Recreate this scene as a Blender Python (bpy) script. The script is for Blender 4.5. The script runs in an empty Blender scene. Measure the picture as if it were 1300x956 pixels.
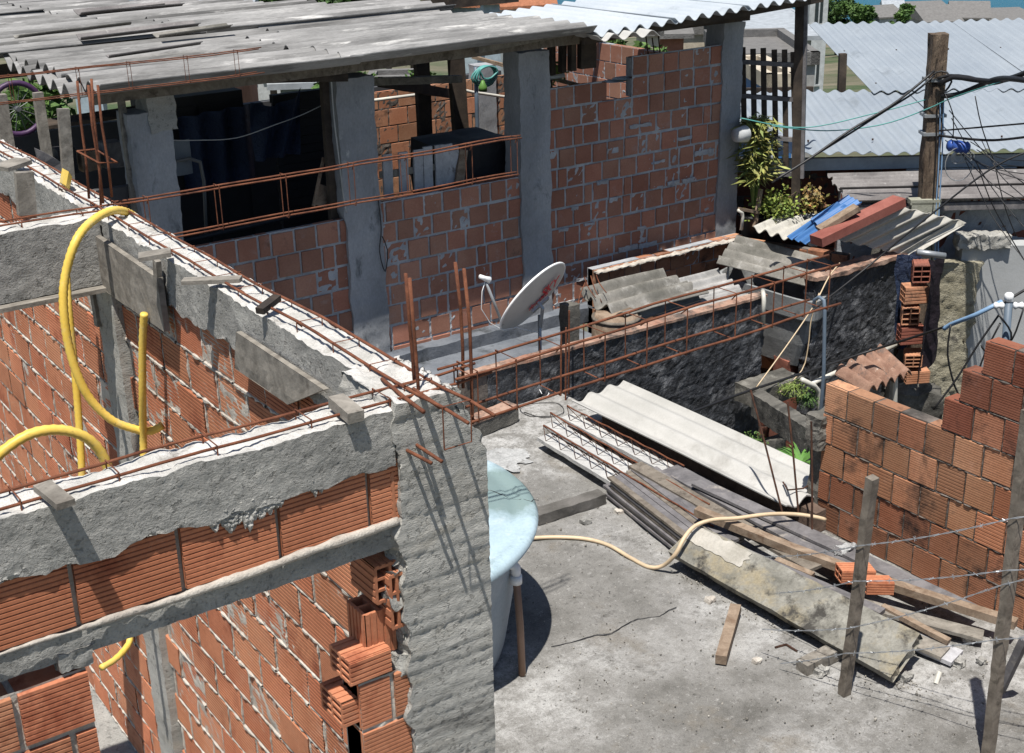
import bpy, math, random
from mathutils import Vector as V, noise, Matrix
R = random.Random(7)
rad = math.radians
scn = bpy.context.scene
COL = scn.collection
# ------------------------------------------------------------------ camera
F, TH, ROLL, YAW, H = 1700.0, rad(21.8), rad(1.3), rad(34.5), 4.4
fh = V((math.sin(YAW), math.cos(YAW), 0)); r0 = V((math.cos(YAW), -math.sin(YAW), 0)); up = V((0, 0, 1))
fwd = fh*math.cos(TH) - up*math.sin(TH); u0 = fh*math.sin(TH) + up*math.cos(TH)
rt = r0*math.cos(ROLL) - u0*math.sin(ROLL); uv_ = u0*math.cos(ROLL) + r0*math.sin(ROLL)
CAM = V((0, 0, H))
cam = bpy.data.cameras.new('camera'); camo = bpy.data.objects.new('camera', cam); COL.objects.link(camo)
camo.matrix_world = Matrix(((rt.x, uv_.x, -fwd.x, 0), (rt.y, uv_.y, -fwd.y, 0), (rt.z, uv_.z, -fwd.z, H), (0, 0, 0, 1)))
cam.sensor_width = 36; cam.lens = F/1300*36; cam.clip_start = 0.05; cam.clip_end = 6000
scn.camera = camo
# ------------------------------------------------------------------ sky and sun
SUND = V((-0.20, -0.17, 0.75)).normalized()      # towards the sun
w = bpy.data.worlds.new('World'); scn.world = w; w.use_nodes = True
nt = w.node_tree; bg = nt.nodes['Background']; sk = nt.nodes.new('ShaderNodeTexSky')
sk.sky_type = 'NISHITA'; sk.sun_disc = False
sk.sun_elevation = math.asin(SUND.z); sk.sun_rotation = math.atan2(SUND.x, SUND.y)
sk.air_density = 1.0; sk.dust_density = 0.6; sk.ozone_density = 1.3
nt.links.new(sk.outputs[0], bg.inputs[0]); bg.inputs[1].default_value = 0.07
sl = bpy.data.lights.new('sun', 'SUN'); sl.energy = 5.0; sl.angle = rad(0.53); sl.color = (1, 0.955, 0.88)
so = bpy.data.objects.new('sun', sl); COL.objects.link(so)
so.rotation_euler = SUND.to_track_quat('Z', 'Y').to_euler()
scn.view_settings.view_transform = 'Standard'; scn.view_settings.look = 'None'; scn.view_settings.gamma = 1
scn.view_settings.use_curve_mapping = False; scn.view_settings.exposure = 0.5
scn.cycles.max_bounces = 6; scn.cycles.diffuse_bounces = 3; scn.cycles.glossy_bounces = 2; scn.cycles.transparent_max_bounces = 6

# ------------------------------------------------------------------ where a sight line meets a real plane
def ray(px, py): return fwd + rt*((px-650)/F) - uv_*((py-478)/F)
def Z(px, py, z): d = ray(px, py); return CAM + d*((z-H)/d.z)
def Y(px, py, y): d = ray(px, py); return CAM + d*(y/d.y)
def X(px, py, x): d = ray(px, py); return CAM + d*(x/d.x)
def G(px, py, g): d = ray(px, py); return CAM + d*(g/d.dot(fh))
def GR(g, s, z): return fh*g + r0*s + up*z

# ------------------------------------------------------------------ materials
def new_mat(name):
    m = bpy.data.materials.new(name); m.use_nodes = True
    n = m.node_tree.nodes; b = n['Principled BSDF']
    return m, m.node_tree, n, b
def ramp(nt, src, stops):
    r = nt.nodes.new('ShaderNodeValToRGB'); e = r.color_ramp.elements
    while len(e) < len(stops): e.new(0.5)
    for i, (p, c) in enumerate(stops):
        e[i].position = p; e[i].color = (c if hasattr(c, '__len__') else (c, c, c)) + (1,) if hasattr(c, '__len__') else (c, c, c, 1)
    nt.links.new(src, r.inputs[0]); return r.outputs[0]
def noi(nt, vec, scale, detail=5, rough=0.6, dist=0.0):
    t = nt.nodes.new('ShaderNodeTexNoise'); t.inputs['Scale'].default_value = scale; t.inputs['Detail'].default_value = detail
    t.inputs['Roughness'].default_value = rough; t.inputs['Distortion'].default_value = dist
    nt.links.new(vec, t.inputs['Vector']); return t.outputs[0]
def coords(nt, sc=(1, 1, 1), rot=(0, 0, 0)):
    g = nt.nodes.new('ShaderNodeNewGeometry'); mp = nt.nodes.new('ShaderNodeMapping')
    mp.inputs['Scale'].default_value = sc; mp.inputs['Rotation'].default_value = rot
    nt.links.new(g.outputs['Position'], mp.inputs[0]); return mp.outputs[0]
def mix(nt, f, a, b, mode='MIX'):
    m = nt.nodes.new('ShaderNodeMix'); m.data_type = 'RGBA'; m.blend_type = mode
    for s, v in ((m.inputs[0], f), (m.inputs[6], a), (m.inputs[7], b)):
        if hasattr(v, 'default_value') and not isinstance(v, (int, float)): nt.links.new(v, s)
        elif isinstance(v, (int, float)): s.default_value = v
        else: s.default_value = tuple(v)+(1,) if len(v) == 3 else v
    return m.outputs[2]
def bump(nt, b, h, strength, dist):
    n = nt.nodes.new('ShaderNodeBump'); n.inputs['Strength'].default_value = strength; n.inputs['Distance'].default_value = dist
    nt.links.new(h, n.inputs['Height']); nt.links.new(n.outputs[0], b.inputs['Normal'])
def add(nt, a, b, k=1.0):
    m = nt.nodes.new('ShaderNodeMath'); m.operation = 'MULTIPLY_ADD'; nt.links.new(b, m.inputs[0]); m.inputs[1].default_value = k; nt.links.new(a, m.inputs[2]); return m.outputs[0]
def mat(name, c1, c2, scale=3, c3=None, scale3=1.0, lo3=0.5, hi3=0.7, sc=(1, 1, 1), rot=(0, 0, 0), fine=60, rough=0.9, bs=0.6, bd=0.01, usecol=False, spec=0.3, metal=0, lo=0.35, hi=0.65, fineamt=0.35, c4=None, scale4=8, lo4=.6, hi4=.68, dist=0.0, pits=0):
    m, nt, n, b = new_mat(name)
    co = coords(nt, sc, rot)
    col = ramp(nt, noi(nt, co, scale, 6, 0.65, dist), [(lo, c1), (hi, c2)])
    if c3 is not None:
        f = ramp(nt, noi(nt, co, scale3, 7, 0.7, 0.3), [(lo3, 0), (hi3, 1)])
        col = mix(nt, f, col, c3)
    if c4 is not None:
        f = ramp(nt, noi(nt, co, scale4, 6, 0.7, 0.2), [(lo4, 0), (hi4, 1)])
        col = mix(nt, f, col, c4)
    fn = noi(nt, co, fine, 4, 0.7)
    col = mix(nt, fineamt, col, ramp(nt, fn, [(0.25, 0.25), (0.75, 1.0)]), 'MULTIPLY')
    if usecol:
        a = nt.nodes.new('ShaderNodeVertexColor'); a.layer_name = 'Col'
        col = mix(nt, 1.0, col, a.outputs[0], 'MULTIPLY')
    if pits:
        pv = ramp(nt, noi(nt, coords(nt), pits, 3, .6), [(.60, 1), (.66, 0)]); pw_ = ramp(nt, noi(nt, coords(nt), pits*3.1, 3, .6), [(.60, 1), (.68, 0)])
        col = mix(nt, .32, col, pv, 'MULTIPLY'); col = mix(nt, .3, col, pw_, 'MULTIPLY'); fn = add(nt, add(nt, fn, pv, .6), pw_, .4)
    nt.links.new(col, b.inputs['Base Color'])
    h = add(nt, noi(nt, co, scale*4, 6, 0.7), fn, 0.35)
    bump(nt, b, h, bs, bd)
    b.inputs['Roughness'].default_value = rough; b.inputs['Specular IOR Level'].default_value = spec; b.inputs['Metallic'].default_value = metal
    return m
def plain(name, c, rough=0.6, metal=0, spec=0.4, bs=0.15, bd=0.003, fine=40, var=0.25):
    k = 1-var
    return mat(name, tuple(x*k for x in c), c, 4, rough=rough, bs=bs, bd=bd, fine=fine, metal=metal, spec=spec, fineamt=0.15)
M = {}
M['brick_new'] = mat('fresh_orange_brick', (.43, .155, .078), (.58, .24, .13), 2.2, c3=(.55, .27, .17), scale3=5, lo3=.56, hi3=.72, fine=90, bs=.35, bd=.004, usecol=True, c4=(.30, .09, .045), scale4=3, lo4=.55, hi4=.66)
M['brick_old'] = mat('dusty_pink_brick', (.34, .155, .105), (.46, .235, .165), 1.6, c3=(.44, .29, .25), scale3=5, lo3=.58, hi3=.74, fine=60, bs=.35, bd=.005, usecol=True, c4=(.10, .06, .05), scale4=3.0, lo4=.63, hi4=.76)
M['brick_wall'] = mat('mould_streaked_brick', (.44, .195, .105), (.58, .30, .18), 1.3, c3=(.055, .036, .03), scale3=2.6, lo3=.52, hi3=.68, fine=60, bs=.3, bd=.004, usecol=True, c4=(.60, .33, .22), scale4=6, lo4=.6, hi4=.75)
M['brick_dark'] = mat('dark_maroon_brick', (.24, .08, .055), (.34, .13, .09), 1.3, c3=(.04, .03, .028), scale3=1.7, lo3=.50, hi3=.7, fine=60, bs=.3, bd=.004, usecol=True)
M['mortar_l'] = mat('pale_mortar', (.36, .32, .28), (.60, .56, .50), 9, fine=120, bs=.9, bd=.01)
M['mortar_g'] = mat('bluish_grey_mortar', (.28, .295, .32), (.46, .475, .50), 6, fine=90, bs=.9, bd=.01)
M['mortar_d'] = mat('blackened_mortar', (.05, .045, .04), (.20, .17, .15), 5, fine=90, bs=.9, bd=.01)
M['conc'] = mat('raw_concrete', (.26, .255, .24), (.42, .41, .385), 3.4, c3=(.20, .20, .19), scale3=3.5, lo3=.52, hi3=.7, sc=(1, 1, 1.3), fine=110, bs=1.0, bd=.009, fineamt=.45, pits=38, c4=(.46, .45, .42), scale4=5, lo4=.56, hi4=.64)
M['conc_col'] = mat('board_marked_concrete', (.32, .315, .295), (.45, .44, .41), 2.0, c3=(.36, .34, .30), scale3=2.5, lo3=.5, hi3=.66, sc=(1, 1, 3), fine=90, bs=1.0, bd=.008, pits=34, c4=(.22, .215, .20), scale4=1.5, lo4=.58, hi4=.66, fineamt=.4)
M['conc_top'] = mat('rough_white_concrete', (.50, .49, .46), (.72, .70, .67), 9, c3=(.36, .34, .31), scale3=7, lo3=.55, hi3=.66, fine=110, bs=1.0, bd=.014)  # whiter than the side faces, used on beam and column tops
M['conc_blue'] = mat('smooth_grey_pillar', (.22, .23, .245), (.36, .37, .39), 1.8, c3=(.12, .13, .14), scale3=4, lo3=.6, hi3=.7, sc=(1, 1, .5), fine=60, bs=.7, bd=.01, c4=(.46, .46, .45), scale4=5, lo4=.62, hi4=.7)
M['conc_pale'] = mat('pale_render', (.34, .35, .355), (.44, .45, .455), .9, fine=70, bs=.5, bd=.006, fineamt=.2, c3=(.27, .27, .27), scale3=2, lo3=.6, hi3=.75)
M['conc_mould'] = mat('mouldy_concrete', (.06, .058, .052), (.19, .18, .16), 3.5, c3=(.30, .29, .26), scale3=6, lo3=.58, hi3=.72, fine=60, bs=1.0, bd=.015)
M['tar'] = mat('black_painted_roughcast', (.011, .012, .016), (.055, .06, .072), 10, c3=(.24, .245, .26), scale3=5, lo3=.52, hi3=.72, fine=50, rough=.55, bs=1.0, bd=.02, spec=.5, dist=.3)
M['mudcrust'] = mat('yellowish_rough_cement', (.26, .235, .165), (.42, .39, .30), 5, c3=(.14, .13, .11), scale3=5, lo3=.56, hi3=.68, fine=50, bs=1.0, bd=.03)
M['brick_cop'] = mat('sunbleached_brick_coping', (.32, .16, .11), (.44, .31, .24), 4, c3=(.10, .08, .07), scale3=6, lo3=.46, hi3=.62, fine=60, bs=.6)
M['conc_pale2'] = mat('pale_joist_concrete', (.40, .40, .395), (.54, .535, .52), 5, fine=80, bs=.5, c3=(.26, .255, .25), scale3=8, lo3=.6, hi3=.7)
M['conc_mould2'] = mat('grey_weathered_strip', (.085, .08, .072), (.16, .15, .14), 4, fine=60, bs=.8, bd=.01)
M['slab_old'] = mat('mottled_old_slab', (.15, .145, .125), (.33, .32, .285), 4.2, c3=(.30, .26, .18), scale3=3.3, lo3=.50, hi3=.64, c4=(.06, .056, .05), scale4=5.4, lo4=.52, hi4=.64, fine=60, bs=1.0, bd=.012, fineamt=.5)
M['patch'] = mat('off_white_plaster', (.34, .32, .28), (.48, .455, .41), 5, fine=60, bs=.6, c3=(.3, .27, .2), scale3=6, lo3=.58, hi3=.7)
M['fibre_old2'] = mat('smoke_dark_fibre_cement', (.11, .108, .105), (.33, .325, .32), 1.6, c3=(.06, .06, .06), scale3=2.6, lo3=.50, hi3=.72, sc=(.35, 2.2, 1), fine=55, bs=.7, bd=.008, fineamt=.4, c4=(.5, .49, .48), scale4=5, lo4=.58, hi4=.72)
M['wood_post'] = mat('grey_brown_sawn_wood', (.13, .11, .09), (.235, .205, .17), 6, fine=70, bs=.6, bd=.004, c3=(.08, .068, .055), scale3=9, lo3=.55, hi3=.68, dist=2.0)
M['brown_kerb'] = mat('dark_brown_kerb', (.07, .05, .04), (.16, .11, .085), 5, fine=60, bs=.9, bd=.01)  # mottled dark brown for the kerb under the long sheet
M['leaf_yellow'] = mat('straw_green_leaves', (.15, .20, .06), (.34, .35, .14), 4, fine=30, usecol=True, rough=.6, bs=0)
M['tarp_grey'] = plain('dim_grey_cloth', (.16, .19, .23), .8)
M['dull_tube'] = plain('dull_grey_tube', (.12, .125, .13), .5)
M['grit'] = mat('mortar_crumbs', (.3, .29, .27), (.55, .53, .5), 20, usecol=True)
M['alley'] = mat('shaded_blue_grey_cement', (.10, .115, .14), (.19, .205, .23), 2, fine=50, bs=.8, bd=.01, c3=(.05, .055, .06), scale3=3, lo3=.52, hi3=.66)  # shade of the roof overhang is put into this darker bluish colour
M['fibre_grey2'] = mat('clean_grey_fibre_cement', (.26, .255, .245), (.42, .41, .40), 3, fine=60, bs=.4, c3=(.50, .49, .48), scale3=5, lo3=.55, hi3=.7)
M['fibre_grey3'] = mat('stained_cement_tank', (.19, .20, .205), (.32, .33, .335), 2.5, c3=(.09, .09, .085), scale3=4, lo3=.56, hi3=.7, fine=60, bs=.5)
M['fibre_white2'] = mat('cream_fibre_cement', (.44, .425, .38), (.55, .53, .48), 3, c3=(.30, .285, .25), scale3=4, lo3=.55, hi3=.72, fine=60, bs=.4)
M['galv2'] = plain('grey_blue_fascia', (.34, .38, .42), .5)
M['conc_moss'] = mat('pale_mossy_concrete', (.28, .28, .22), (.38, .38, .32), 5, fine=60, bs=.6, usecol=True)
M['leaf_red'] = mat('reddish_green_leaves', (.14, .14, .05), (.30, .22, .10), 8, c3=(.30, .12, .08), scale3=14, lo3=.52, hi3=.62, fine=30, usecol=True, rough=.6, bs=0)
def slab_mat():
    m, nt, n, b = new_mat('weathered_terrace_cement')
    co = coords(nt)
    col = ramp(nt, noi(nt, co, 1.1, 9, .74), [(.36, (.14, .135, .125)), (.5, (.235, .228, .215)), (.64, (.33, .322, .31))])
    big = ramp(nt, noi(nt, co, .55, 5, .55), [(.40, .0), (.54, 1)])
    f = ramp(nt, noi(nt, co, 3.2, 10, .84), [(.45, 0), (.58, 1)])
    fm = nt.nodes.new('ShaderNodeMath'); fm.operation = 'MULTIPLY'; nt.links.new(f, fm.inputs[0]); nt.links.new(big, fm.inputs[1])
    col = mix(nt, fm.outputs[0], col, (.50, .495, .485))
    f = ramp(nt, noi(nt, co, 2.2, 9, .78), [(.54, 0), (.66, .85)])
    col = mix(nt, f, col, (.105, .10, .09))
    f = ramp(nt, noi(nt, co, 1.3, 6, .7), [(.58, 0), (.70, .7)])
    col = mix(nt, f, col, (.20, .175, .14))
    f = ramp(nt, noi(nt, co, 19, 8, .85), [(.56, 0), (.66, .75)])
    col = mix(nt, f, col, (.50, .49, .475))
    f = ramp(nt, noi(nt, co, 27, 6, .85), [(.56, 0), (.64, .75)])
    col = mix(nt, f, col, (.075, .073, .068))
    fn = noi(nt, co, 130, 4, .85)
    col = mix(nt, .6, col, ramp(nt, fn, [(.32, .3), (.66, 1.0)]), 'MULTIPLY')
    nt.links.new(col, b.inputs['Base Color'])
    bump(nt, b, add(nt, noi(nt, co, 24, 8, .8), fn, .4), 1.0, .008)
    b.inputs['Roughness'].default_value = .93; b.inputs['Specular IOR Level'].default_value = .2
    return m
M['slab'] = slab_mat()
M['stain'] = mat('spilled_white_lime', (.34, .345, .345), (.52, .525, .525), 12, fine=60, bs=.8, fineamt=.6, c3=(.24, .235, .23), scale3=16, lo3=.54, hi3=.64)
M['fibre_old'] = mat('weathered_fibre_cement', (.14, .138, .136), (.36, .355, .35), 1.6, c3=(.075, .075, .075), scale3=2.6, lo3=.52, hi3=.72, sc=(.35, 2.2, 1), fine=55, bs=.7, bd=.008, fineamt=.4, c4=(.62, .61, .59), scale4=5, lo4=.56, hi4=.72)
M['fibre_grey'] = mat('mossy_grey_fibre_cement', (.13, .125, .11), (.28, .265, .24), 3, c3=(.40, .39, .37), scale3=6, lo3=.55, hi3=.72, fine=60, bs=.6, bd=.006, fineamt=.4, c4=(.07, .065, .055), scale4=4, lo4=.6, hi4=.72)
M['fibre_white'] = mat('pale_fibre_cement', (.37, .365, .345), (.46, .45, .43), 1.4, c3=(.28, .27, .25), scale3=2.5, lo3=.55, hi3=.75, fine=80, bs=.3, bd=.004, fineamt=.2)
M['fibre_dark'] = mat('dark_weathered_fibre_cement', (.13, .12, .12), (.25, .235, .23), 2, c3=(.36, .35, .34), scale3=9, lo3=.6, hi3=.72, sc=(1, 1, 1), fine=60, bs=.6, bd=.006, fineamt=.4)
M['zinc'] = mat('galvanised_roofing', (.25, .285, .325), (.31, .345, .38), .7, c3=(.20, .225, .25), scale3=1.5, lo3=.6, hi3=.75, fine=30, rough=.55, bs=.05, metal=.15, spec=.4, fineamt=.12, c4=(.36, .26, .2), scale4=5, lo4=.74, hi4=.78)
M['white_roof'] = mat('bright_white_roofing', (.36, .40, .44), (.45, .48, .51), .9, fine=30, rough=.5, bs=.05, fineamt=.1, c3=(.28, .31, .34), scale3=2.2, lo3=.6, hi3=.72)
M['rust'] = mat('rusted_steel', (.10, .034, .018), (.21, .078, .040), 16, fine=150, c3=(.07, .026, .015), scale3=9, lo3=.55, hi3=.68, bs=.8, bd=.003, rough=.85)
M['rust_dark'] = mat('dark_rusted_steel', (.035, .018, .012), (.09, .04, .025), 18, fine=150, bs=.6, bd=.003)
M['wood_grey'] = mat('weathered_grey_board', (.16, .145, .125), (.30, .275, .24), 5, sc=(1, 1, 1), fine=60, bs=.6, bd=.005, c3=(.11, .095, .08), scale3=9, lo3=.56, hi3=.7, dist=2.5)
M['picket'] = mat('pale_grey_picket', (.34, .34, .36), (.52, .52, .54), 5, fine=60, bs=.4, c3=(.2, .19, .19), scale3=7, lo3=.58, hi3=.68)
M['wood_slate'] = mat('slate_grey_board', (.105, .10, .105), (.20, .19, .195), 4, fine=60, bs=.4, bd=.004, c3=(.32, .29, .26), scale3=5, lo3=.58, hi3=.7, dist=1.5)
M['wood_brown'] = mat('raw_brown_timber', (.19, .135, .095), (.33, .255, .19), 6, fine=80, bs=.6, bd=.005, c3=(.15, .09, .055), scale3=8, lo3=.55, hi3=.7, dist=2.0)
M['wood_dark'] = mat('dark_brown_timber', (.035, .028, .024), (.085, .065, .05), 5, fine=60, bs=.5, bd=.005)
M['wood_pole'] = mat('cracked_pole_timber', (.10, .07, .05), (.24, .18, .13), 5, sc=(3, 3, .5), fine=40, bs=1, bd=.02, c3=(.03, .022, .018), scale3=6, lo3=.56, hi3=.64)
M['yellow'] = mat('yellow_plastic', (.70, .47, .07), (.80, .57, .13), 5, c3=(.62, .50, .26), scale3=9, lo3=.55, hi3=.75, fine=90, rough=.42, bs=.3, bd=.002, fineamt=.2, c4=(.30, .22, .09), scale4=16, lo4=.64, hi4=.72)
M['cream'] = plain('cream_plastic_hose', (.62, .48, .32), .5)
M['pvc'] = plain('white_pvc', (.62, .60, .54), .45)
M['pvc_brown'] = plain('brown_pvc', (.26, .16, .11), .45)
M['pvc_grey'] = plain('blue_grey_pipe', (.12, .16, .21), .5)
M['dish'] = plain('grey_dish_paint', (.50, .50, .50), .5, var=.12)
M['rim'] = plain('white_painted_rim', (.78, .79, .80), .45, var=.05)
M['red'] = plain('red_paint', (.55, .03, .05), .5, var=.1)
M['galv'] = plain('galvanised_tube', (.35, .37, .39), .45, .4)
M['black'] = plain('black_rubber', (.02, .02, .022), .5)
M['lid'] = mat('faded_blue_plastic', (.34, .45, .51), (.43, .54, .60), 2.0, c3=(.54, .61, .64), scale3=5, lo3=.56, hi3=.76, c4=(.22, .30, .31), scale4=4.5, lo4=.56, hi4=.70, fine=50, rough=.55, bs=.2, fineamt=.25)
M['tankbody'] = mat('greyish_tank_wall', (.30, .36, .41), (.38, .43, .47), 2.5, fine=50, rough=.6, bs=.2, fineamt=.25, c3=(.2, .23, .25), scale3=4, lo3=.58, hi3=.72)
M['blue'] = plain('blue_painted_sheet', (.05, .17, .42), .5)
M['blue_spool'] = plain('blue_cable_insulation', (.04, .10, .38), .4)
M['redbeam'] = mat('dull_red_painted_steel', (.22, .07, .055), (.32, .12, .095), 3, fine=60, bs=.3, bd=.004)
M['tile'] = mat('lichened_clay_tile', (.22, .12, .085), (.36, .22, .16), 8, c3=(.12, .10, .09), scale3=7, lo3=.52, hi3=.66, c4=(.5, .42, .36), scale4=16, lo4=.62, hi4=.7, fine=90, bs=.7, bd=.008)
M['cable'] = plain('black_cable', (.018, .018, .02), .5)
M['cable_teal'] = plain('teal_cable', (.10, .34, .32), .5)
M['cable_blue'] = plain('pale_blue_cable', (.22, .36, .55), .5)
M['wire'] = plain('galvanised_wire', (.42, .44, .46), .4, .5)
M['tarp'] = plain('navy_tarpaulin', (.015, .03, .075), .6, bs=.8, bd=.05, fine=6)
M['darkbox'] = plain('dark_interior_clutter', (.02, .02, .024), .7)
M['int_wall'] = plain('dark_render', (.07, .07, .075), .9)  # plain dark grey for the room's end wall, floor and one board
M['purple'] = plain('purple_tyre', (.07, .03, .09), .5)
M['blackplastic'] = plain('black_plastic_sheet', (.022, .016, .022), .75, spec=.15, bs=.8, bd=.02, fine=8)
M['leaf_dark'] = mat('dark_green_foliage', (.025, .06, .02), (.07, .13, .035), 1.2, fine=9, usecol=True, rough=.7, bs=0)
M['leaf_mid'] = mat('mid_green_foliage', (.05, .11, .03), (.11, .19, .05), 1.2, fine=9, usecol=True, rough=.7, bs=0)
M['leaf_light'] = mat('yellow_green_foliage', (.12, .19, .045), (.26, .32, .09), 3, fine=30, usecol=True, rough=.6, bs=0)
M['leaf_bright'] = mat('bright_blade_foliage', (.07, .17, .035), (.13, .27, .06), 3, fine=30, usecol=True, rough=.5, bs=0)
M['bark'] = plain('bark', (.12, .085, .06), .9, bs=.8, bd=.02)
M['ground'] = mat('hillside_earth_and_scrub', (.10, .10, .06), (.20, .17, .12), .15, c3=(.05, .08, .03), scale3=.08, lo3=.45, hi3=.6, fine=3, bs=.6, bd=.2)
M['rubble'] = mat('damp_yard_soil', (.045, .04, .034), (.12, .105, .085), 3, fine=30, bs=1, bd=.03)
M['h_white'] = plain('white_house_paint', (.50, .52, .53), .8, fine=2)
M['h_blue'] = plain('pale_blue_house_paint', (.38, .46, .52), .8, fine=2)
M['h_beige'] = plain('beige_house_paint', (.50, .44, .35), .8, fine=2)
M['h_brick'] = plain('bare_brick_house', (.38, .17, .11), .85, fine=3)
M['h_grey'] = plain('grey_house_render', (.34, .34, .33), .85, fine=2)
M['r_tile'] = plain('orange_tile_roof', (.42, .17, .09), .85, fine=4, bs=.6, bd=.05)
M['r_grey'] = plain('dark_grey_roof', (.17, .165, .16), .85, fine=3, bs=.6, bd=.05)
M['r_white'] = plain('white_sheet_roof', (.36, .39, .42), .6, fine=2)
M['glass'] = plain('dark_window_glass', (.03, .04, .05), .15, spec=.8)
M['pinkflesh'] = plain('clay', (.4, .2, .15))
def sea_mat():
    m, nt, n, b = new_mat('turquoise_sea')
    co = coords(nt, (1, 1, 1))
    col = ramp(nt, noi(nt, co, .012, 5, .6), [(.3, (.008, .075, .12)), (.7, (.012, .10, .15))])
    nt.links.new(col, b.inputs['Base Color']); b.inputs['Roughness'].default_value = .35
    bump(nt, b, noi(nt, co, .5, 6, .7), .6, .4)
    return m
M['sea'] = sea_mat()
def dirt(m, c, r, col):
    nt = m.node_tree; b = nt.nodes['Principled BSDF']; src = b.inputs['Base Color'].links[0].from_socket; co = coords(nt)
    d = nt.nodes.new('ShaderNodeVectorMath'); d.operation = 'DISTANCE'; nt.links.new(co, d.inputs[0]); d.inputs[1].default_value = c
    k = add(nt, d.outputs['Value'], noi(nt, co, 7, 8, .8), -.9*r*1.2); f = ramp(nt, k, [(r*.12, .85), (r*.55, 0)])
    nt.links.new(mix(nt, f, src, col), b.inputs['Base Color'])
pd = Z(632, 622, .88); dirt(M['lid'], pd, .36, (.15, .21, .20))

# ------------------------------------------------------------------ mesh builder
class MB:
    def __init__(s): s.v = []; s.f = []; s.c = []; s.m = []
    def quad(s, a, b, c, d, col=1.0, m=0):
        i = len(s.v); s.v += [a, b, c, d]; s.f.append((i, i+1, i+2, i+3)); s.c.append(col); s.m.append(m)
    def tri(s, a, b, c, col=1.0, m=0):
        i = len(s.v); s.v += [a, b, c]; s.f.append((i, i+1, i+2)); s.c.append(col); s.m.append(m)
    def box(s, o, x, y, z, col=1.0, m=0):
        """o = corner, x y z = full edge vectors"""
        i = len(s.v); s.v += [o, o+x, o+x+y, o+y, o+z, o+x+z, o+x+y+z, o+y+z]
        for f in ((0, 3, 2, 1), (4, 5, 6, 7), (0, 1, 5, 4), (1, 2, 6, 5), (2, 3, 7, 6), (3, 0, 4, 7)):
            s.f.append(tuple(i+k for k in f)); s.c.append(col); s.m.append(m)
    def tube(s, pts, r, n=8, col=1.0, m=0, caps=True, rs=None):
        pts = [V(p) for p in pts]; k = len(pts); base = len(s.v); prev = None
        for j, p in enumerate(pts):
            t = (pts[min(j+1, k-1)]-pts[max(j-1, 0)]).normalized()
            if prev is None:
                a = V((0, 0, 1)) if abs(t.z) < .9 else V((1, 0, 0))
                nx = t.cross(a).normalized()
            else: nx = (prev - t*prev.dot(t)).normalized()
            prev = nx; ny = t.cross(nx); rr = rs[j] if rs else r
            for q in range(n):
                an = 2*math.pi*q/n; s.v.append(p + nx*(math.cos(an)*rr) + ny*(math.sin(an)*rr))
        for j in range(k-1):
            for q in range(n):
                a = base+j*n+q; b = base+j*n+(q+1) % n
                s.f.append((a, b, b+n, a+n)); s.c.append(col); s.m.append(m)
        if caps:
            s.f.append(tuple(base+q for q in reversed(range(n)))); s.c.append(col); s.m.append(m)
            s.f.append(tuple(base+(k-1)*n+q for q in range(n))); s.c.append(col); s.m.append(m)
    def grid(s, fn, nu, nv, col=1.0, m=0):
        base = len(s.v)
        for i in range(nu+1):
            for j in range(nv+1): s.v.append(fn(i/nu, j/nv))
        for i in range(nu):
            for j in range(nv):
                a = base+i*(nv+1)+j
                s.f.append((a, a+nv+1, a+nv+2, a+1)); s.c.append(col); s.m.append(m)
    def build(s, name, mats, parent=None, smooth=False, label=None):
        mats = mats if isinstance(mats, (list, tuple)) else [mats]
        off = parent_loc(parent)
        me = bpy.data.meshes.new(name)
        me.from_pydata([tuple(p-off) for p in s.v], [], s.f)
        for mm in mats: me.materials.append(mm)
        if len(mats) > 1: me.polygons.foreach_set('material_index', s.m)
        ca = me.color_attributes.new('Col', 'FLOAT_COLOR', 'CORNER')
        arr = []
        for f, c in zip(s.f, s.c):
            cc = (c, c, c, 1) if not hasattr(c, '__len__') else tuple(c)+(1,)
            arr += list(cc)*len(f)
        ca.data.foreach_set('color', arr)
        if smooth: me.polygons.foreach_set('use_smooth', [True]*len(s.f))
        me.update()
        o = bpy.data.objects.new(name, me); COL.objects.link(o)
        if parent: o.parent = parent
        if label: o['label'] = label
        return o
def parent_loc(p):
    l = V((0, 0, 0))
    while p is not None: l += p.location; p = p.parent
    return l
def tag(o, label, cat, group=None):
    o['label'] = label; o['category'] = cat
    if group: o['group'] = group
    return o
def thing(name, label, cat, loc, group=None):
    o = bpy.data.objects.new(name, None); COL.objects.link(o); o.location = V(loc); o.empty_display_size = .1
    return tag(o, label, cat, group)
def struct(o, kind='structure'): o['kind'] = kind; return o
def nv(p, sc, off=0.0):
    q = V((p.x*sc+off, p.y*sc+off*1.7, p.z*sc-off)); return V(noise.turbulence_vector(q, 3, False))
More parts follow.
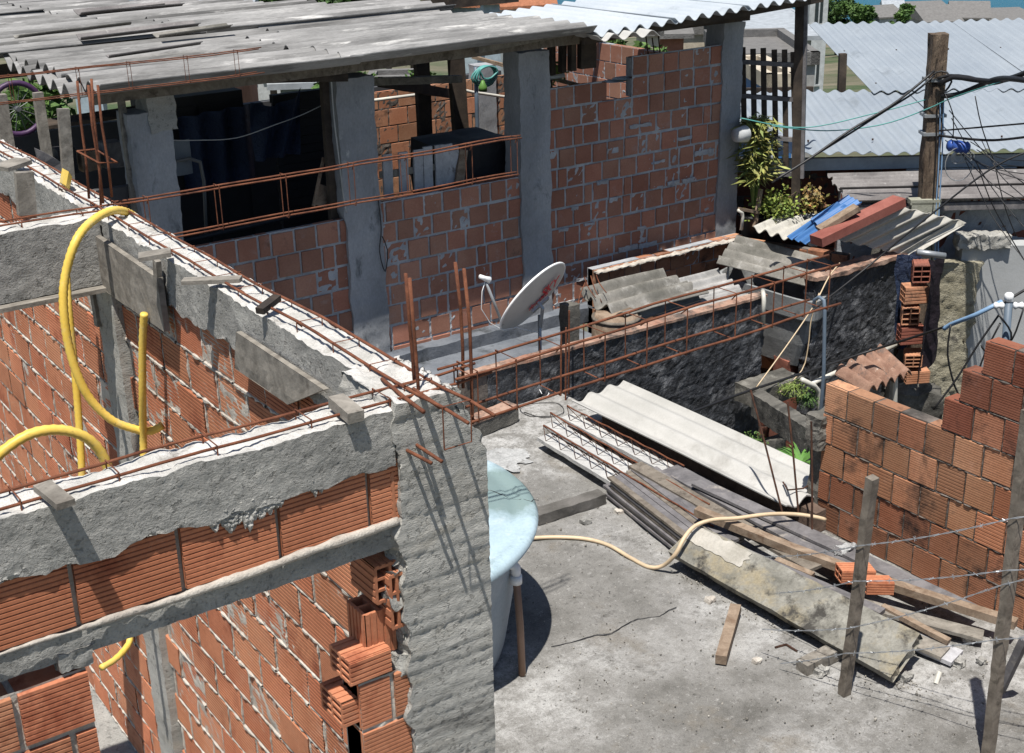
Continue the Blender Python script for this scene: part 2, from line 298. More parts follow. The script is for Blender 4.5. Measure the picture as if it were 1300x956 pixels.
def rbox(mb, o, x, y, z, seg=.04, amp=.006, sc=12, col=1.0, m=0, trim=None, off=0.0, top_amp=None, top_m=None):
    """rough box: subdivided, displaced by noise of world position (seams stay closed)"""
    lx, ly, lz = x.length, y.length, z.length
    nx, ny, nz = max(1, int(lx/seg)), max(1, int(ly/seg)), max(1, int(lz/seg))
    def disp(p, a, b, c):
        d = nv(p, sc, off)*amp
        if top_amp and c > .999: d += up*(noise.fractal(p*14, .8, 2, 4)*top_amp)
        q = p+d
        return trim(q, a, b, c) if trim else q
    P = lambda a, b, c: disp(o+x*a+y*b+z*c, a, b, c)
    mb.grid(lambda a, b: P(a, 1-b, 0), nx, ny, col, m)
    mb.grid(lambda a, b: P(a, b, 1), nx, ny, col, m if top_m is None else top_m)
    mb.grid(lambda a, b: P(a, 0, b), nx, nz, col, m)
    mb.grid(lambda a, b: P(1-a, 1, b), nx, nz, col, m)
    mb.grid(lambda a, b: P(0, 1-a, b), ny, nz, col, m)
    mb.grid(lambda a, b: P(1, a, b), ny, nz, col, m)
def bar(mb, a, b, wid, thk, ref=up, col=1.0, m=0, seg=None, amp=.002, sag=0.0):
    """board from a to b; wid is measured across (in the plane spanned with ref), thk along ref"""
    a = V(a); b = V(b); t = (b-a); L = t.length; t = t.normalized()
    s_ = t.cross(ref).normalized(); n_ = s_.cross(t).normalized()
    o = a - s_*(wid/2) - n_*(thk/2)
    if seg:
        k = max(2, int(L/seg))
        def trim(p, q, r_, s2): return p + n_*(-sag*math.sin(q*math.pi)) + nv(p, 3, 5)*amp
        rbox(mb, o, t*L, s_*wid, n_*thk, seg, amp, 25, col, m, trim)
    else: mb.box(o, t*L, s_*wid, n_*thk, col, m)
def corr(mb, A, B, C, pitch=.177, amp=.025, thk=.007, col=1.0, m=0, seg=.25, sag=.0, jag=0.0, phase=0.0, trap=False, per=10, wob=.006, off=0.0):
    """corrugated sheet: A->B across the waves, A->C along them, thk thick"""
    A = V(A); B = V(B); C = V(C); ax = B-A; al = C-A; W = ax.length; L = al.length
    n = ax.cross(al).normalized()
    if n.z < 0: n = -n
    nw = max(3, int(W/pitch*per)); nl = max(2, int(L/seg))
    def h(t):
        ph = (t*W/pitch+phase) % 1.0
        if trap:
            q = 1 if ph < .22 else (1-(ph-.22)/.12 if ph < .34 else (0 if ph < .88 else (ph-.88)/.12))
            return (q-.3)*amp*2
        return math.cos(ph*2*math.pi)*amp
    def P(t, s, k):
        e = 0.0
        if jag and (s < .001 or s > .999): e = noise.noise(V((t*W*9+off, s*3+off, 1.3)))*jag/L
        p = A + ax*t + al*(s+e) + n*(h(t)+k*thk)
        p += n*(noise.noise(p*.9+V((off, 0, 0)))*wob*2 + noise.noise(p*6)*wob*.5) - up*(sag*math.sin(s*math.pi))
        return p
    mb.grid(lambda t, s: P(t, s, .5), nw, nl, col, m)
    mb.grid(lambda t, s: P(1-t, s, -.5), nw, nl, col, m)
    for s in (0, 1): mb.grid(lambda t, k, s=s: P(t, s, k-.5), nw, 1, col, m)
    for t in (0, 1): mb.grid(lambda s, k, t=t: P(t, s, k-.5), nl, 1, col, m)
def brick(mb, o, x, z, n, ridges=0, rd=.003, col=1.0, m=0, ch=.003):
    """o corner, x length vec, z height vec, n outward depth vector (front face at o+n side... o lies on the front plane, -n goes back)"""
    if not ridges:
        c = ch; xl = x.normalized()*c; zl = z.normalized()*c; nn = n.normalized()
        f = [o+xl+zl, o+x-xl+zl, o+x-xl+z-zl, o+xl+z-zl]; b = [p - nn*c for p in (o, o+x, o+x+z, o+z)]
        bk = [p - n for p in (o, o+x, o+x+z, o+z)]
        mb.quad(*f, col, m)
        for i in range(4):
            j = (i+1) % 4
            mb.quad(b[i], b[j], f[j], f[i], col, m); mb.quad(bk[i], bk[j], b[j], b[i], col, m)
        return
    hz = z.length; prof = []; nn = n.normalized(); k = ridges
    for i in range(k):
        dj = .35+1.3*((i*7919+int(o.x*997+o.z*613+o.y*331)*31) % 97)/97
        for (a, d) in ((.0, dj), (.14, 0), (.80, 0), (.94, dj)): prof.append(((i+a)/k, d))
    prof.append((1.0, 1))
    base = len(mb.v)
    for (a, d) in prof:
        q = o + z*a - nn*(d*rd); mb.v += [q, q+x]
    for i in range(len(prof)-1):
        a = base+2*i; mb.f.append((a, a+1, a+3, a+2)); mb.c.append(col); mb.m.append(m)
    e = [o-nn*rd, o+x-nn*rd, o+x+z-nn*rd, o+z-nn*rd]; bk = [p-n for p in (o, o+x, o+x+z, o+z)]
    for i in range(4):
        j = (i+1) % 4; mb.quad(bk[i], bk[j], e[j], e[i], col, m)
def wall(mb, o, x, n, L, rows, bl=.19, bh=.19, j=.012, depth=.09, ridges=0, rd=.003, mk=None, jit=.003, var=.22, mortar=True, moff=.006, mseg=.03, mamp=.006, seed=1, half=.5, msc=30, mask_m=None, pick=None, bd=0.0, lv=.06, cf=None):
    """brick wall: o = lower corner of the face, x = unit direction, n = unit outward normal. mk(u,v)->bool keeps a brick"""
    rr = random.Random(seed)
    for r in range(rows):
        u = -(bl+j)*(half if r % 2 else 0.0) - rr.random()*.02
        z0 = r*(bh+j)
        while u < L:
            l = bl*(1 + (rr.random()-.5)*lv) * (.52 if lv > .2 and rr.random() < .10 else 1); a = max(u, 0); b = min(u+l, L)
            if b-a > .03 and (mk is None or mk((a+b)/2, z0+bh/2)):
                g = 1-var*rr.random(); t = (rr.random()-.5)*.16
                c = (g*(1+t*.3), g*(1-t), g*(1-t*1.2))
                if cf: q_ = cf((a+b)/2, z0, rr); c = (c[0]*q_[0], c[1]*q_[1], c[2]*q_[2])
                p = o + x*a + up*(z0+(rr.random()-.5)*jit*1.5) + n*((rr.random()-.5)*jit*2)
                kind = ridges
                if pick: kind = pick(rr)
                brick(mb, p, x*(b-a), up*bh, n*depth, kind, rd, c, 0)
                if bd:
                    def blob(p0, p1, k_):
                        L_ = (p1-p0).length; m_ = max(3, int(L_/.014)); P_ = [p0.lerp(p1, i/m_) for i in range(m_+1)]
                        bq = bd if k_ else bd*.62
                        mb.tube([q+n*(noise.noise(q*19)*bd*.4-bd*.35) + (up if k_ else x)*(noise.noise(q*9+V((5, 5, 5)))*bd*.5) for q in P_], bd, 5, 1.0, 1, False, [bq*max(.15, .8+1.6*noise.noise(q*37)) for q in P_])
                    blob(o+x*a+up*(z0-j/2), o+x*b+up*(z0-j/2), 1)
                    if b < L: blob(o+x*(b+j/2)+up*z0, o+x*(b+j/2)+up*(z0+bh), 0)
            u += l+j
    if mortar:
        # back slab in cells so that masked-out cells stay open
        st = bl/2; nu = max(1, int(L/st)); hh = rows*(bh+j)
        def cell(i, r):
            if mk is None: return True
            return mk((i+.5)*L/nu, (r+.5)*(bh+j))
        for r in range(rows):
            i = 0
            while i < nu:
                if not cell(i, r): i += 1; continue
                k = i
                while k < nu and cell(k, r): k += 1
                w_ = (k-i)*L/nu
                oo = o + x*(i*L/nu) + up*(r*(bh+j)-j*.5)
                a = max(2, int(w_/mseg)); bb = max(2, int((bh+j)/mseg))
                def face(s, t, oo=oo, w_=w_):
                    p = oo+x*(s*w_)+up*(t*(bh+j)); q = nv(p, msc)
                    return p - n*moff + n*(q.x*mamp + abs(noise.noise(p*msc*.5))*mamp)
                mb.grid(face, a, bb, 1.0, 1)
                b0 = oo - n*moff; mb.box(b0 - n*(depth-.002), x*w_, n*(depth-moff-.006), up*(bh+j*.35), 1.0, 1)
                i = k
def hollow(name, o, x, y, z, nx=2, nz=3, ridges=5, mt=None, parent=None, col=1.0, th=.008):
    """clay block: x = length (cells run along it), y width, z height"""
    mb = MB(); X_, Y_, Z_ = x, y, z; yn = y.normalized(); zn = z.normalized()
    for i in range(nx+1):
        mb.box(o + y*(i/nx*(1-th/y.length)), x, yn*th, z, col)
    for k in range(nz+1):
        mb.box(o + z*(k/nz*(1-th/z.length)) + yn*.0007 + x*.0015, x*.997, y*.995, zn*th, col)
    k = ridges
    for (a, b, nrm) in ((o, z, -yn), (o+y, z, yn), (o, y, -zn), (o+z, y, zn)):
        for i in range(k):
            mb.box(a + b*((i+.2)/k) + x*.002, x*.996, b*(.6/k), nrm*.003, col)
    return mb.build(name, mt or M['brick_new'], parent)
def leafclump(mb, c, r, n, s, rr, flat=1.0, up_b=.0):
    for _ in range(n):
        while True:
            d = V((rr.uniform(-1, 1), rr.uniform(-1, 1), rr.uniform(-1, 1)))
            if d.length < 1 and d.length > .25: break
        p = c + V((d.x*r, d.y*r, d.z*r*flat))
        a = V((rr.gauss(0, 1), rr.gauss(0, 1), rr.gauss(0, .6))).normalized(); b = a.cross(V((rr.gauss(0, 1), rr.gauss(0, 1), rr.gauss(0, 1)))).normalized()
        q = s*rr.uniform(.6, 1.3); g = rr.uniform(.6, 1.25)
        mb.quad(p-a*q, p-b*q*.45, p+a*q, p+b*q*.45, (g, g, g*.9))
def tree(label, base, h, r, matk='leaf_dark', seed=1, leaf=.35, n=2600, group='trees of the town below'):
    rr = random.Random(seed); t = thing('leafy_tree', label, 'tree', base, group)
    base = V(base); mb = MB(); mb.tube([base-up*.5, base+up*h*.35, base+up*h*.6], .2, 7, rs=[h*.03, h*.022, h*.012])
    blobs = []
    for _ in range(11):
        an = rr.uniform(0, 6.28); q = rr.uniform(.15, .75)*r
        c = base + V((math.cos(an)*q, math.sin(an)*q, h*rr.uniform(.42, .9))); blobs.append((c, r*rr.uniform(.28, .5)))
        mb.tube([base+up*h*.35, (base+up*h*.4+c)/2, c], .1, 5, rs=[h*.014, h*.008, h*.004])
    mb.build('trunk', M['bark'], t)
    lm = MB()
    for c, q in blobs: leafclump(lm, c, q, n//11, leaf, rr, .8)
    lm.build('crown', M[matk], t)
    return t
ex, ey = V((1, 0, 0)), V((0, 1, 0))
# ================================================================== SETTING
def terrain():
    mb = MB(); gs = [-60, -20, 0, 14, 22, 30, 40, 55, 75, 100, 130, 165, 200, 230, 262, 300]
    def hz(g, s):
        if g < 14: return -2.7
        return -2.7 - (g-14)*.112 + noise.noise(V((g*.03, s*.03, 0)))*min(3, (g-14)*.03)
    ss = [-400+i*20 for i in range(45)]
    idx = {}
    for i, g in enumerate(gs):
        for j, s in enumerate(ss): idx[i, j] = len(mb.v); mb.v.append(GR(g, s, hz(g, s)))
    for i in range(len(gs)-1):
        for j in range(len(ss)-1): mb.f.append((idx[i, j], idx[i, j+1], idx[i+1, j+1], idx[i+1, j])); mb.c.append(1); mb.m.append(0)
    return struct(mb.build('hillside', M['ground']))
terrain()
mb = MB(); mb.quad(GR(150, -3000, -30), GR(150, 3000, -30), GR(5500, 3000, -30), GR(5500, -3000, -30)); struct(mb.build('sea', M['sea']))
# terrace floor: a raised slab, with its lower yard to the right
mb = MB()
def sl_t(p, a, b, c): return p
rbox(mb, V((1.95, -1.5, -.35)), V((4.4, 0, 0)), V((0, 10.02, 0)), V((0, 0, .35)), .09, .012, 4)
struct(mb.build('terrace_floor', M['slab'], smooth=True))
mb = MB(); mb.box(V((-3.5, -1.5, -.4)), V((5.44, 0, 0)), V((0, 10.2, 0)), V((0, 0, .38))); struct(mb.build('room_floor', M['conc']))
mb = MB(); rbox(mb, V((6.36, -1.5, -2.68)), V((9, 0, 0)), V((0, 15, 0)), V((0, 0, .12)), .3, .05, 3); struct(mb.build('lower_yard', M['rubble']))
mb = MB(); mb.box(V((2.0, 8.64, -.5)), V((5.6, 0, 0)), V((0, 1.54, 0)), V((0, 0, .42))); struct(mb.build('back_alley_floor', M['alley']))
mb = MB(); mb.grid(lambda s, t: Z(640, 582, .017)+V((math.cos(6.28318*s), math.sin(6.28318*s), 0))*(t*(.20+.10*noise.noise(V((math.cos(6.28318*s)*2.2, math.sin(6.28318*s)*2.2, 0)))+.02*noise.noise(V((math.cos(6.28318*s)*9, math.sin(6.28318*s)*9, 0))))), 240, 3)
tag(mb.build('lime_stain', M['stain']), 'splash of dried white lime on the terrace floor behind the blue tank', 'stain')

# ================================================================== THE UNFINISHED HOUSE (near, left)
FY = 2.84; TOP = 3.02
house = thing('unfinished_house', 'roofless orange brick house shell with raw concrete beams and rusty rebar on its walls', 'house', (0.5, 2.9, 0))
def rb(name, m, parent, *a, **k):
    mb = MB(); rbox(mb, *a, **k); return mb.build(name, m, parent, smooth=True)
# front beam with a ragged lower edge
def ragged(p, a, b, c):
    if c < .02 and b < .5: p = p + up*(noise.fractal(V((p.x*6, 0, 3)), .8, 2, 4)*.022 - .0)
    return p
cx0 = Y(503, 600, FY).x; cx1 = Y(622, 750, FY).x
rb('concrete_beam', [M['conc'], M['conc_top']], house, V((-2.2, FY, 2.86)), V((cx0+2.2, 0, 0)), V((0, .125, 0)), V((0, 0, TOP-2.86)), .010, .0028, 48, top_amp=.010, top_m=1, trim=ragged)
# column: shoulder broken off on the right
def coltrim(p, a, b, c):
    if c > .93:
        k = (c-.93)/.07; lim = cx1 - .10*k - .03*noise.noise(p*30)
        if p.x > lim: p.x = lim
    if a < .02: p = p + ex*(noise.fractal(V((0, p.y*5, p.z*9)), .8, 2, 4)*.03)
    zz_ = (p.z+p.x*.03)*24; p = p + ey*(.0045*noise.noise(V((7, math.floor(zz_)*3.7, 1))) + .002*(zz_-math.floor(zz_)))
    return p
rb('concrete_column', [M['conc_col'], M['conc_top']], house, V((cx0, FY-.006, 0)), V((cx1-cx0, 0, 0)), V((0, .30, 0)), V((0, 0, TOP+.015)), .009, .0022, 55, top_amp=.014, top_m=1, trim=coltrim)
# side beam and cross beam
def btrim(p, a, b, c):
    if c < .02: p = p + up*(noise.fractal(V((0, p.y*5, 7)), .8, 2, 4)*.03)
    return p
rb('concrete_beam', [M['conc'], M['conc_top']], house, V((1.625, FY+.12, 2.83)), V((.135, 0, 0)), V((0, 6.3, 0)), V((0, 0, TOP-2.83)), .015, .004, 34, top_amp=.012, top_m=1, trim=btrim)
rb('concrete_beam', [M['conc'], M['conc_top']], house, V((-2.2, 5.25, 2.755)), V((3.815, 0, 0)), V((0, .15, 0)), V((0, 0, TOP+.01-2.755)), .015, .003, 34, top_amp=.010, top_m=1)
rb('concrete_post', M['conc_col'], house, V((1.605, 5.20, 0)), V((.12, 0, 0)), V((0, .22, 0)), V((0, 0, 2.84)), .03, .006, 20)
# side brick wall (seen from inside the room)
mb = MB()
wall(mb, V((1.64, 2.95, .0)), ey, V((-1, 0, 0)), 6.2, 18, .245, .142, .016, .11, ridges=9, rd=.0035, jit=.005, moff=.006, mamp=.004, mseg=.03, seed=3, bd=.0058, mk=lambda u, v: not (2.24 < u < 2.47) and R.random() > .006, pick=lambda r: 9 if r.random() > .12 else 15)
mb.build('brick_wall', [M['brick_new'], M['mortar_l']], house)
# front brick course under the beam
mb = MB()
xx = -2.2; k = 0
while xx < cx0-.02:
    l = min(.25, cx0+.02-xx); g = R.uniform(.85, 1)
    brick(mb, V((xx, FY+.012+R.uniform(-.003, .003), 2.690)), ex*l, up*.20, -ey*.10, 15, .0045, (g, g*.97, g*.95)); xx += .25+.014
mb.box(V((-2.2, FY+.03, 2.68)), ex*(cx0+2.2), ey*.09, up*.20, 1, 1)
mb.build('brick_wall', [M['brick_new'], M['mortar_l']], house)
# mortar bead, plaster runs
def bead(z, x0, x1, rr_, y, mt='conc_top'):
    n_ = int((x1-x0)/.012); pts = []; rs = []
    for i in range(n_+1):
        x_ = x0+(x1-x0)*i/n_; q = noise.fractal(V((x_*7, z*5, 1)), .8, 2, 4)
        pts.append(V((x_, y+q*.006, z+noise.noise(V((x_*4, 2, z)))*.014))); rs.append(rr_*(1+q*.9))
    mb = MB(); mb.tube(pts, rr_, 8, rs=rs); return mb.build('mortar_bead', M[mt], house, smooth=True)
bead(2.684, -2.2, cx0, .009, FY+.004, 'mortar_l')
def patch(name, m, parent, pts, y, thk, amp=.01, seg=.012, seed=0):
    """ragged plaster patch on a -y face: pts = outline function of u in 0..1 giving x, z low, z high"""
    mb = MB(); n_ = 130
    def P(s, t):
        x_, a, b = pts(s); z_ = a+(b-a)*t; e = min(s, 1-s, t, 1-t)*8
        return V((x_, y - min(1, e)*thk*(1+noise.noise(V((x_*110, 3, z_*110)))*.9+noise.noise(V((x_*260, 3, z_*260)))*.5), z_))
    mb.grid(P, n_, 24); return mb.build(name, m, parent)
def runs(x0, x1, zt, dep, sd):
    return lambda s: (x0+(x1-x0)*s, zt - dep*math.sin(s*math.pi)**.5*(.65+.8*abs(noise.noise(V((s*5, sd, 0))))+(.30*noise.noise(V((s*17, sd, 0)))+.16*noise.noise(V((s*41, sd, 0))))), zt+.01)
for a, b, d, sd in ((1.02, 1.27, .085, 1), (1.30, 1.40, .05, 4), (.40, .62, .03, 6), (-.6, .1, .06, 8)):
    patch('plaster_run', M['conc'], house, runs(a, b, 2.885, d, sd), FY+.008, .0055)
# lintel and the brickwork beside the window opening
lx0 = Y(75, 820, FY+.03).x
rb('lintel', M['conc'], house, V((-2.2, FY+.022, 2.605)), V((cx0+2.2, 0, 0)), V((0, .10, 0)), V((0, 0, .075)), .014, .0025, 40)
mb = MB()
wall(mb, V((-2.2, FY+.012, .0)), ex, V((0, -1, 0)), lx0+.05+2.2, 16, .245, .145, .016, .10, ridges=11, rd=.0045, seed=9, moff=.010, mamp=.004, mseg=.03)
mb.build('brick_wall', [M['brick_new'], M['mortar_l']], house)
mb = MB(); rbox(mb, V((lx0-.01, FY+.012, 2.575)), V((.08, 0, 0)), V((0, .06, 0)), V((0, 0, .05)), .008, .006, 40); mb.build('mortar_lump', M['conc'], house, smooth=True)
# hollow bricks toothed into the column
def hb(px, py, l, w_, h, y=FY+.02, d='z', c=1.0):
    p = Y(px, py, y)
    if d == 'y': o, x, yy, z = p, ey*l, ex*w_, up*h        # cells face the camera side (-y)
    elif d == 'x': o, x, yy, z = p, ex*l, ey*w_, up*h
    else: o, x, yy, z = p, up*l, ex*w_, ey*h
    return hollow('hollow_brick', o, x, yy, z, 2, 3 if d != 'z' else 2, 5, M['brick_new'], house, c)
hb(478, 768, .14, .10, .115, FY+.03, 'y', .75); hb(500, 660, .10, .05, .14, FY+.012, 'y', .8); hb(498, 800, .10, .05, .17, FY+.012, 'y', .8)
hb(466, 838, .145, .10, .10, FY+.05, 'z', .9)
hb(446, 872, .13, .12, .075, FY+.01, 'x'); hb(436, 925, .20, .13, .08, FY+.03, 'x', .9); hb(470, 1000, .12, .10, .12, FY+.03, 'x', .95)
mb = MB(); wall(mb, V((cx0-.15, FY+.012, 0)), ex, V((0, -1, 0)), .17, 14, .16, .145, .014, .10, ridges=11, rd=.0045, seed=19, half=0.3); mb.build('brick_wall', [M['brick_new'], M['mortar_l']], house)
for (px, py, sz) in ((512, 640, .04), (515, 690, .045), (508, 745, .05), (520, 800, .04), (512, 850, .05), (517, 600, .03)):
    p = Y(px, py, FY+.02); mb = MB(); rbox(mb, p-V((sz*.6, 0, sz)), V((sz*1.4, 0, 0)), V((0, .05, 0)), V((0, 0, sz*2)), .012, sz*.5, 22); mb.build('mortar_lump', M['conc'], house, smooth=True)
# --- reinforcement left sticking out of the beams
def rebar(pts, r=.0048, parent=house, name='rebar', m='rust', n=7):
    mb = MB(); k = []; pts = [V(p) for p in pts]
    for a, b in zip(pts, pts[1:]):
        s_ = max(1, int((b-a).length/.12))
        for i in range(s_): k.append(a.lerp(b, i/s_))
    k.append(pts[-1]); k = [p+nv(p, 1.3, 9)*.012 if 0 < i < len(k)-1 else p for i, p in enumerate(k)]
    mb.tube(k, r, n); return mb.build(name, M[m], parent, smooth=True)
def stirrup(c, ax, az, w_, h, parent, r=.0022, n=5):
    mb = MB(); a = ax*(w_/2); b = az*(h/2); e = R.uniform(-.006, .006)
    pts = [c-a-b, c+a-b, c+a*1.04+b, c-a+b*1.03, c-a-b*.96]
    mb.tube(pts, r, n); mb.tube([c-a+b, c-a*.5+b*.7+ax*e], r, n); return mb.build('stirrup', M['rust'], parent)
def cage(a, b, ax, w_, h, step, parent=house, r=.0041, over=(0, 0, 0, 0), start=0.0, top_only=False):
    t = (b-a).normalized(); L = (b-a).length
    for i, (p, q) in enumerate(((-1, 1), (1, 1), (-1, -1), (1, -1))):
        if top_only and q < 0: continue
        o = ax*(p*w_/2*.93) + up*(q*h/2*.93)
        rebar([a+o, b+o+t*over[i]], r, parent)
    s = start+step*.5
    while s < L: stirrup(a+t*(s+R.uniform(-.02, .02)), ax, up, w_, h, parent); s += step*R.uniform(.85, 1.15)
cage(V((-2.2, FY+.065, 2.985)), V((1.9, FY+.065, 2.985)), ey, .09, .12, .24, top_only=True)
cage(V((1.78, 2.905, 2.98)), V((3.28, 2.905, 3.015)), ey, .10, .15, .155, over=(.0, .05, .02, -.03))
cage(V((1.69, 2.6, 2.99)), V((1.69, 9.2, 2.985)), ex, .085, .12, .21, top_only=True, r=.0050)
cage(V((-2.2, 5.33, 2.985)), V((1.75, 5.33, 2.985)), ey, .08, .13, .24, top_only=True)
cage(V((1.70, 5.31, 2.975)), V((3.72, 5.31, 2.972)), ey, .055, .19, .31, over=(0, .03, -.02, 0))
cage(V((-1.5, 9.0, 2.98)), V((4.05, 9.0, 2.985)), ey, .07, .18, .37, over=(0, .05, .03, 0))
for (px, py, qx, qy) in ((485, 481, 538, 523), (525, 494, 559, 517)):
    rebar([Z(px, py, 3.045), Z(qx, qy, 3.035)], .006)
for (px, py, qx, qy) in ((506, 566, 548, 588), (520, 559, 561, 586)):
    a = Y(px, py, FY+.03); b = Z(qx, qy, a.z-.01); rebar([a, b], .0052)
for (px, py, yy, zb) in ((515, 347, 2.96, 2.98), (520, 353, 2.89, 2.95), (578, 333, 2.96, 2.97), (589, 341, 2.87, 2.90)):
    p = Y(px, py, yy); rebar([V((p.x+.01, p.y, zb)), p], .0050)
for (px, py, qx, qy, yy) in ((98, 103, 113, 252, 5.40), (116, 100, 128, 262, 5.42), (112, 108, 131, 258, 5.30), (124, 108, 142, 250, 5.30)):
    rebar([Y(qx, qy, yy), Y(px, py, yy)], .0055)
mb = MB(); q = [Y(*p, 5.34) for p in ((104, 195), (120, 204), (142, 203), (126, 192), (104, 195))]; q = [V((p.x, 5.34+d, p.z)) for p, d in zip(q, (.06, -.05, -.06, .05, .06))]; mb.tube(q, .004, 6); mb.build('stirrup', M['rust'], house)

# --- formwork boards and scraps left on the beams
def board(name, label, cat, a, b, wid, thk, ref=up, m='wood_grey', seg=.05, amp=.0012, group=None, sag=0):
    mb = MB(); a = V(a); b = V(b); L = (b-a).length; bar(mb, a, b, wid, thk, ref, seg=max(seg, L/60), amp=amp, sag=sag)
    off = a.copy(); o = mb.build(name, M[m]); shift(o, off); return tag(o, label, cat, group)
def shift(o, off):
    for v_ in o.data.vertices: v_.co -= off
    o.location = off
def xb(name, label, c4, xf, thk, m='wood_grey', y=None):
    """board nailed flat to the side beam: four pixel corners on the plane x = xf"""
    q = [X(px, py, xf) for px, py in c4]; mb = MB()
    def P(k): return lambda s, t: (q[0].lerp(q[1], s)).lerp(q[3].lerp(q[2], s), t) + V((-k*thk, 0, 0)) + V((nv(q[0]+V((0, s, t)), 6).x*.004, 0, 0))
    mb.grid(P(0), 14, 4); mb.grid(P(1), 14, 4)
    for f in ((0, 1), (1, 2), (2, 3), (3, 0)):
        a, b = q[f[0]], q[f[1]]; mb.quad(a, b, b-ex*thk, a-ex*thk)
    o = mb.build(name, M[m]); shift(o, q[0].copy()); return tag(o, label, 'board')
xb('formwork_board', 'upper grey formwork board nailed on the side beam by the yellow conduit', [(127, 298), (207, 352), (216, 420), (137, 366)], 1.612, .022)
xb('formwork_board', 'lower pale formwork board on the side beam near the corner column', [(306, 420), (418, 493), (372, 512), (304, 466)], 1.612, .018, 'wood_grey')
board('wooden_stake', 'short grey stake standing against the cross beam left of the yellow conduit', 'stake', Y(34, 272, 5.40), Y(30, 218, 5.40), .07, .035, ey)
board('wooden_stake', 'taller pale stake standing in front of the dark boards at far left', 'stake', Y(88, 240, 8.6), Y(80, 138, 8.6), .07, .04, ey)
board('wood_scrap', 'small grey scrap of board lying across the side beam above the upper formwork board', 'wood scrap', Z(176, 327, 3.05), Z(217, 320, 3.06), .075, .016)
board('wooden_peg', 'short peg holding the grey scrap on the side beam', 'peg', X(201, 362, 1.60), X(199, 330, 1.60), .035, .02, ex)
board('wood_scrap', 'thin flat batten lying across the middle of the side beam', 'wood scrap', Z(232, 357, 3.045), Z(306, 354, 3.05), .045, .014)
board('wood_scrap', 'charred sliver of wood among the rebar on the side beam', 'wood scrap', Z(330, 395, 3.05), Z(352, 378, 3.06), .03, .02, m='wood_dark')
board('wood_scrap', 'short batten sticking out over the left end of the front beam', 'wood scrap', Z(54, 616, 3.045), Z(84, 641, 3.045), .042, .016, m='wood_grey')
board('wood_scrap', 'grey wooden cleat on the front beam beside the column', 'wood scrap', Z(426, 508, 3.05), Z(452, 530, 3.04), .045, .03)
board('wood_scrap', 'pale board end lying over the far part of the side beam', 'wood scrap', Z(0, 214, 3.05), Z(30, 204, 3.06), .12, .02)
board('soffit_board', 'long thin formwork board under the cross beam', 'board', V((-1.5, 5.245, 2.742)), V((1.60, 5.245, 2.742)), .08, .018)
board('formwork_post', 'narrow upright formwork board beside the concrete post inside the room', 'board', X(118, 372, 1.60), X(124, 408, 1.60)-up*.02, .045, .02, ex)
mb = MB(); mb.box(X(84, 236, 1.66), V((.02, .03, -.03)), V((0, .09, 0)), V((.02, 0, .06))); tag(mb.build('plastic_offcut', M['yellow']), 'small yellow plastic offcut lying on the far part of the side beam', 'offcut')

# --- yellow corrugated conduits
def hose(name, label, cat, pts, r, m, ribs=False, group=None, n=10, step=.012):
    P = [V(p) for p in pts]; k = []
    for i in range(len(P)-1):
        p0 = P[max(i-1, 0)]; p1 = P[i]; p2 = P[i+1]; p3 = P[min(i+2, len(P)-1)]; s_ = max(2, int((p2-p1).length/step))
        for j in range(s_):
            t = j/s_; k.append(.5*((2*p1)+(p2-p0)*t+(2*p0-5*p1+4*p2-p3)*t*t+(3*p1-p0-3*p2+p3)*t**3))
    k.append(P[-1]); rs = [r*(1.05 if (i//1) % 2 else .93) for i in range(len(k))] if ribs else None
    mb = MB(); mb.tube(k, r, n, rs=rs); o = mb.build(name, M[m], smooth=True); shift(o, k[0].copy()); return tag(o, label, cat, group)
def ypts(y, *p): return [Y(a, b, y) for a, b in p]
gq = 'yellow conduits in the roofless room'
hose('yellow_conduit', 'yellow conduit looping over the cross beam and curling up at its open end', 'conduit',
     [Y(190, 300, 5.36), Y(172, 276, 5.3), Y(148, 267, 5.2), Y(122, 277, 5.1), Y(98, 303, 5.0), Y(83, 350, 4.98), Y(81, 395, 4.96), Y(90, 450, 4.94), Y(110, 500, 4.92), Y(140, 532, 4.9), Y(172, 545, 4.88), Y(192, 547, 4.86), Y(206, 540, 4.84)], .017, 'yellow', True, gq)
hose('yellow_conduit', 'yellow conduit hanging straight down behind the big yellow loop', 'conduit', [Y(84, 345, 5.16), Y(87, 390, 5.12), Y(93, 450, 5.1), Y(99, 520, 5.08), Y(104, 600, 5.05), Y(106, 700, 5.0)], .015, 'yellow', True, gq)
hose('yellow_conduit', 'yellow conduit hanging below the upper formwork board on the side beam', 'conduit', [X(183, 398, 1.57), X(181, 440, 1.56), X(181, 500, 1.55), X(182, 562, 1.55), V(X(184, 620, 1.52))], .015, 'yellow', True, gq)
hose('yellow_conduit', 'thick pale yellow conduit arching up behind the left end of the front beam', 'conduit', [Y(-60, 640, 3.9), Y(-20, 596, 3.9), Y(10, 568, 3.9), Y(42, 550, 3.9), Y(78, 546, 3.9), Y(110, 556, 3.9), Y(130, 578, 3.9), Y(140, 610, 3.9), Y(146, 680, 3.9)], .0165, 'yellow', True, gq)
hose('yellow_conduit', 'short end of yellow conduit showing through the window opening', 'conduit', [Y(128, 848, 3.3), Y(145, 838, 3.32), Y(158, 825, 3.35), Y(165, 812, 3.38), Y(168, 780, 3.4)], .0095, 'yellow', True, gq)

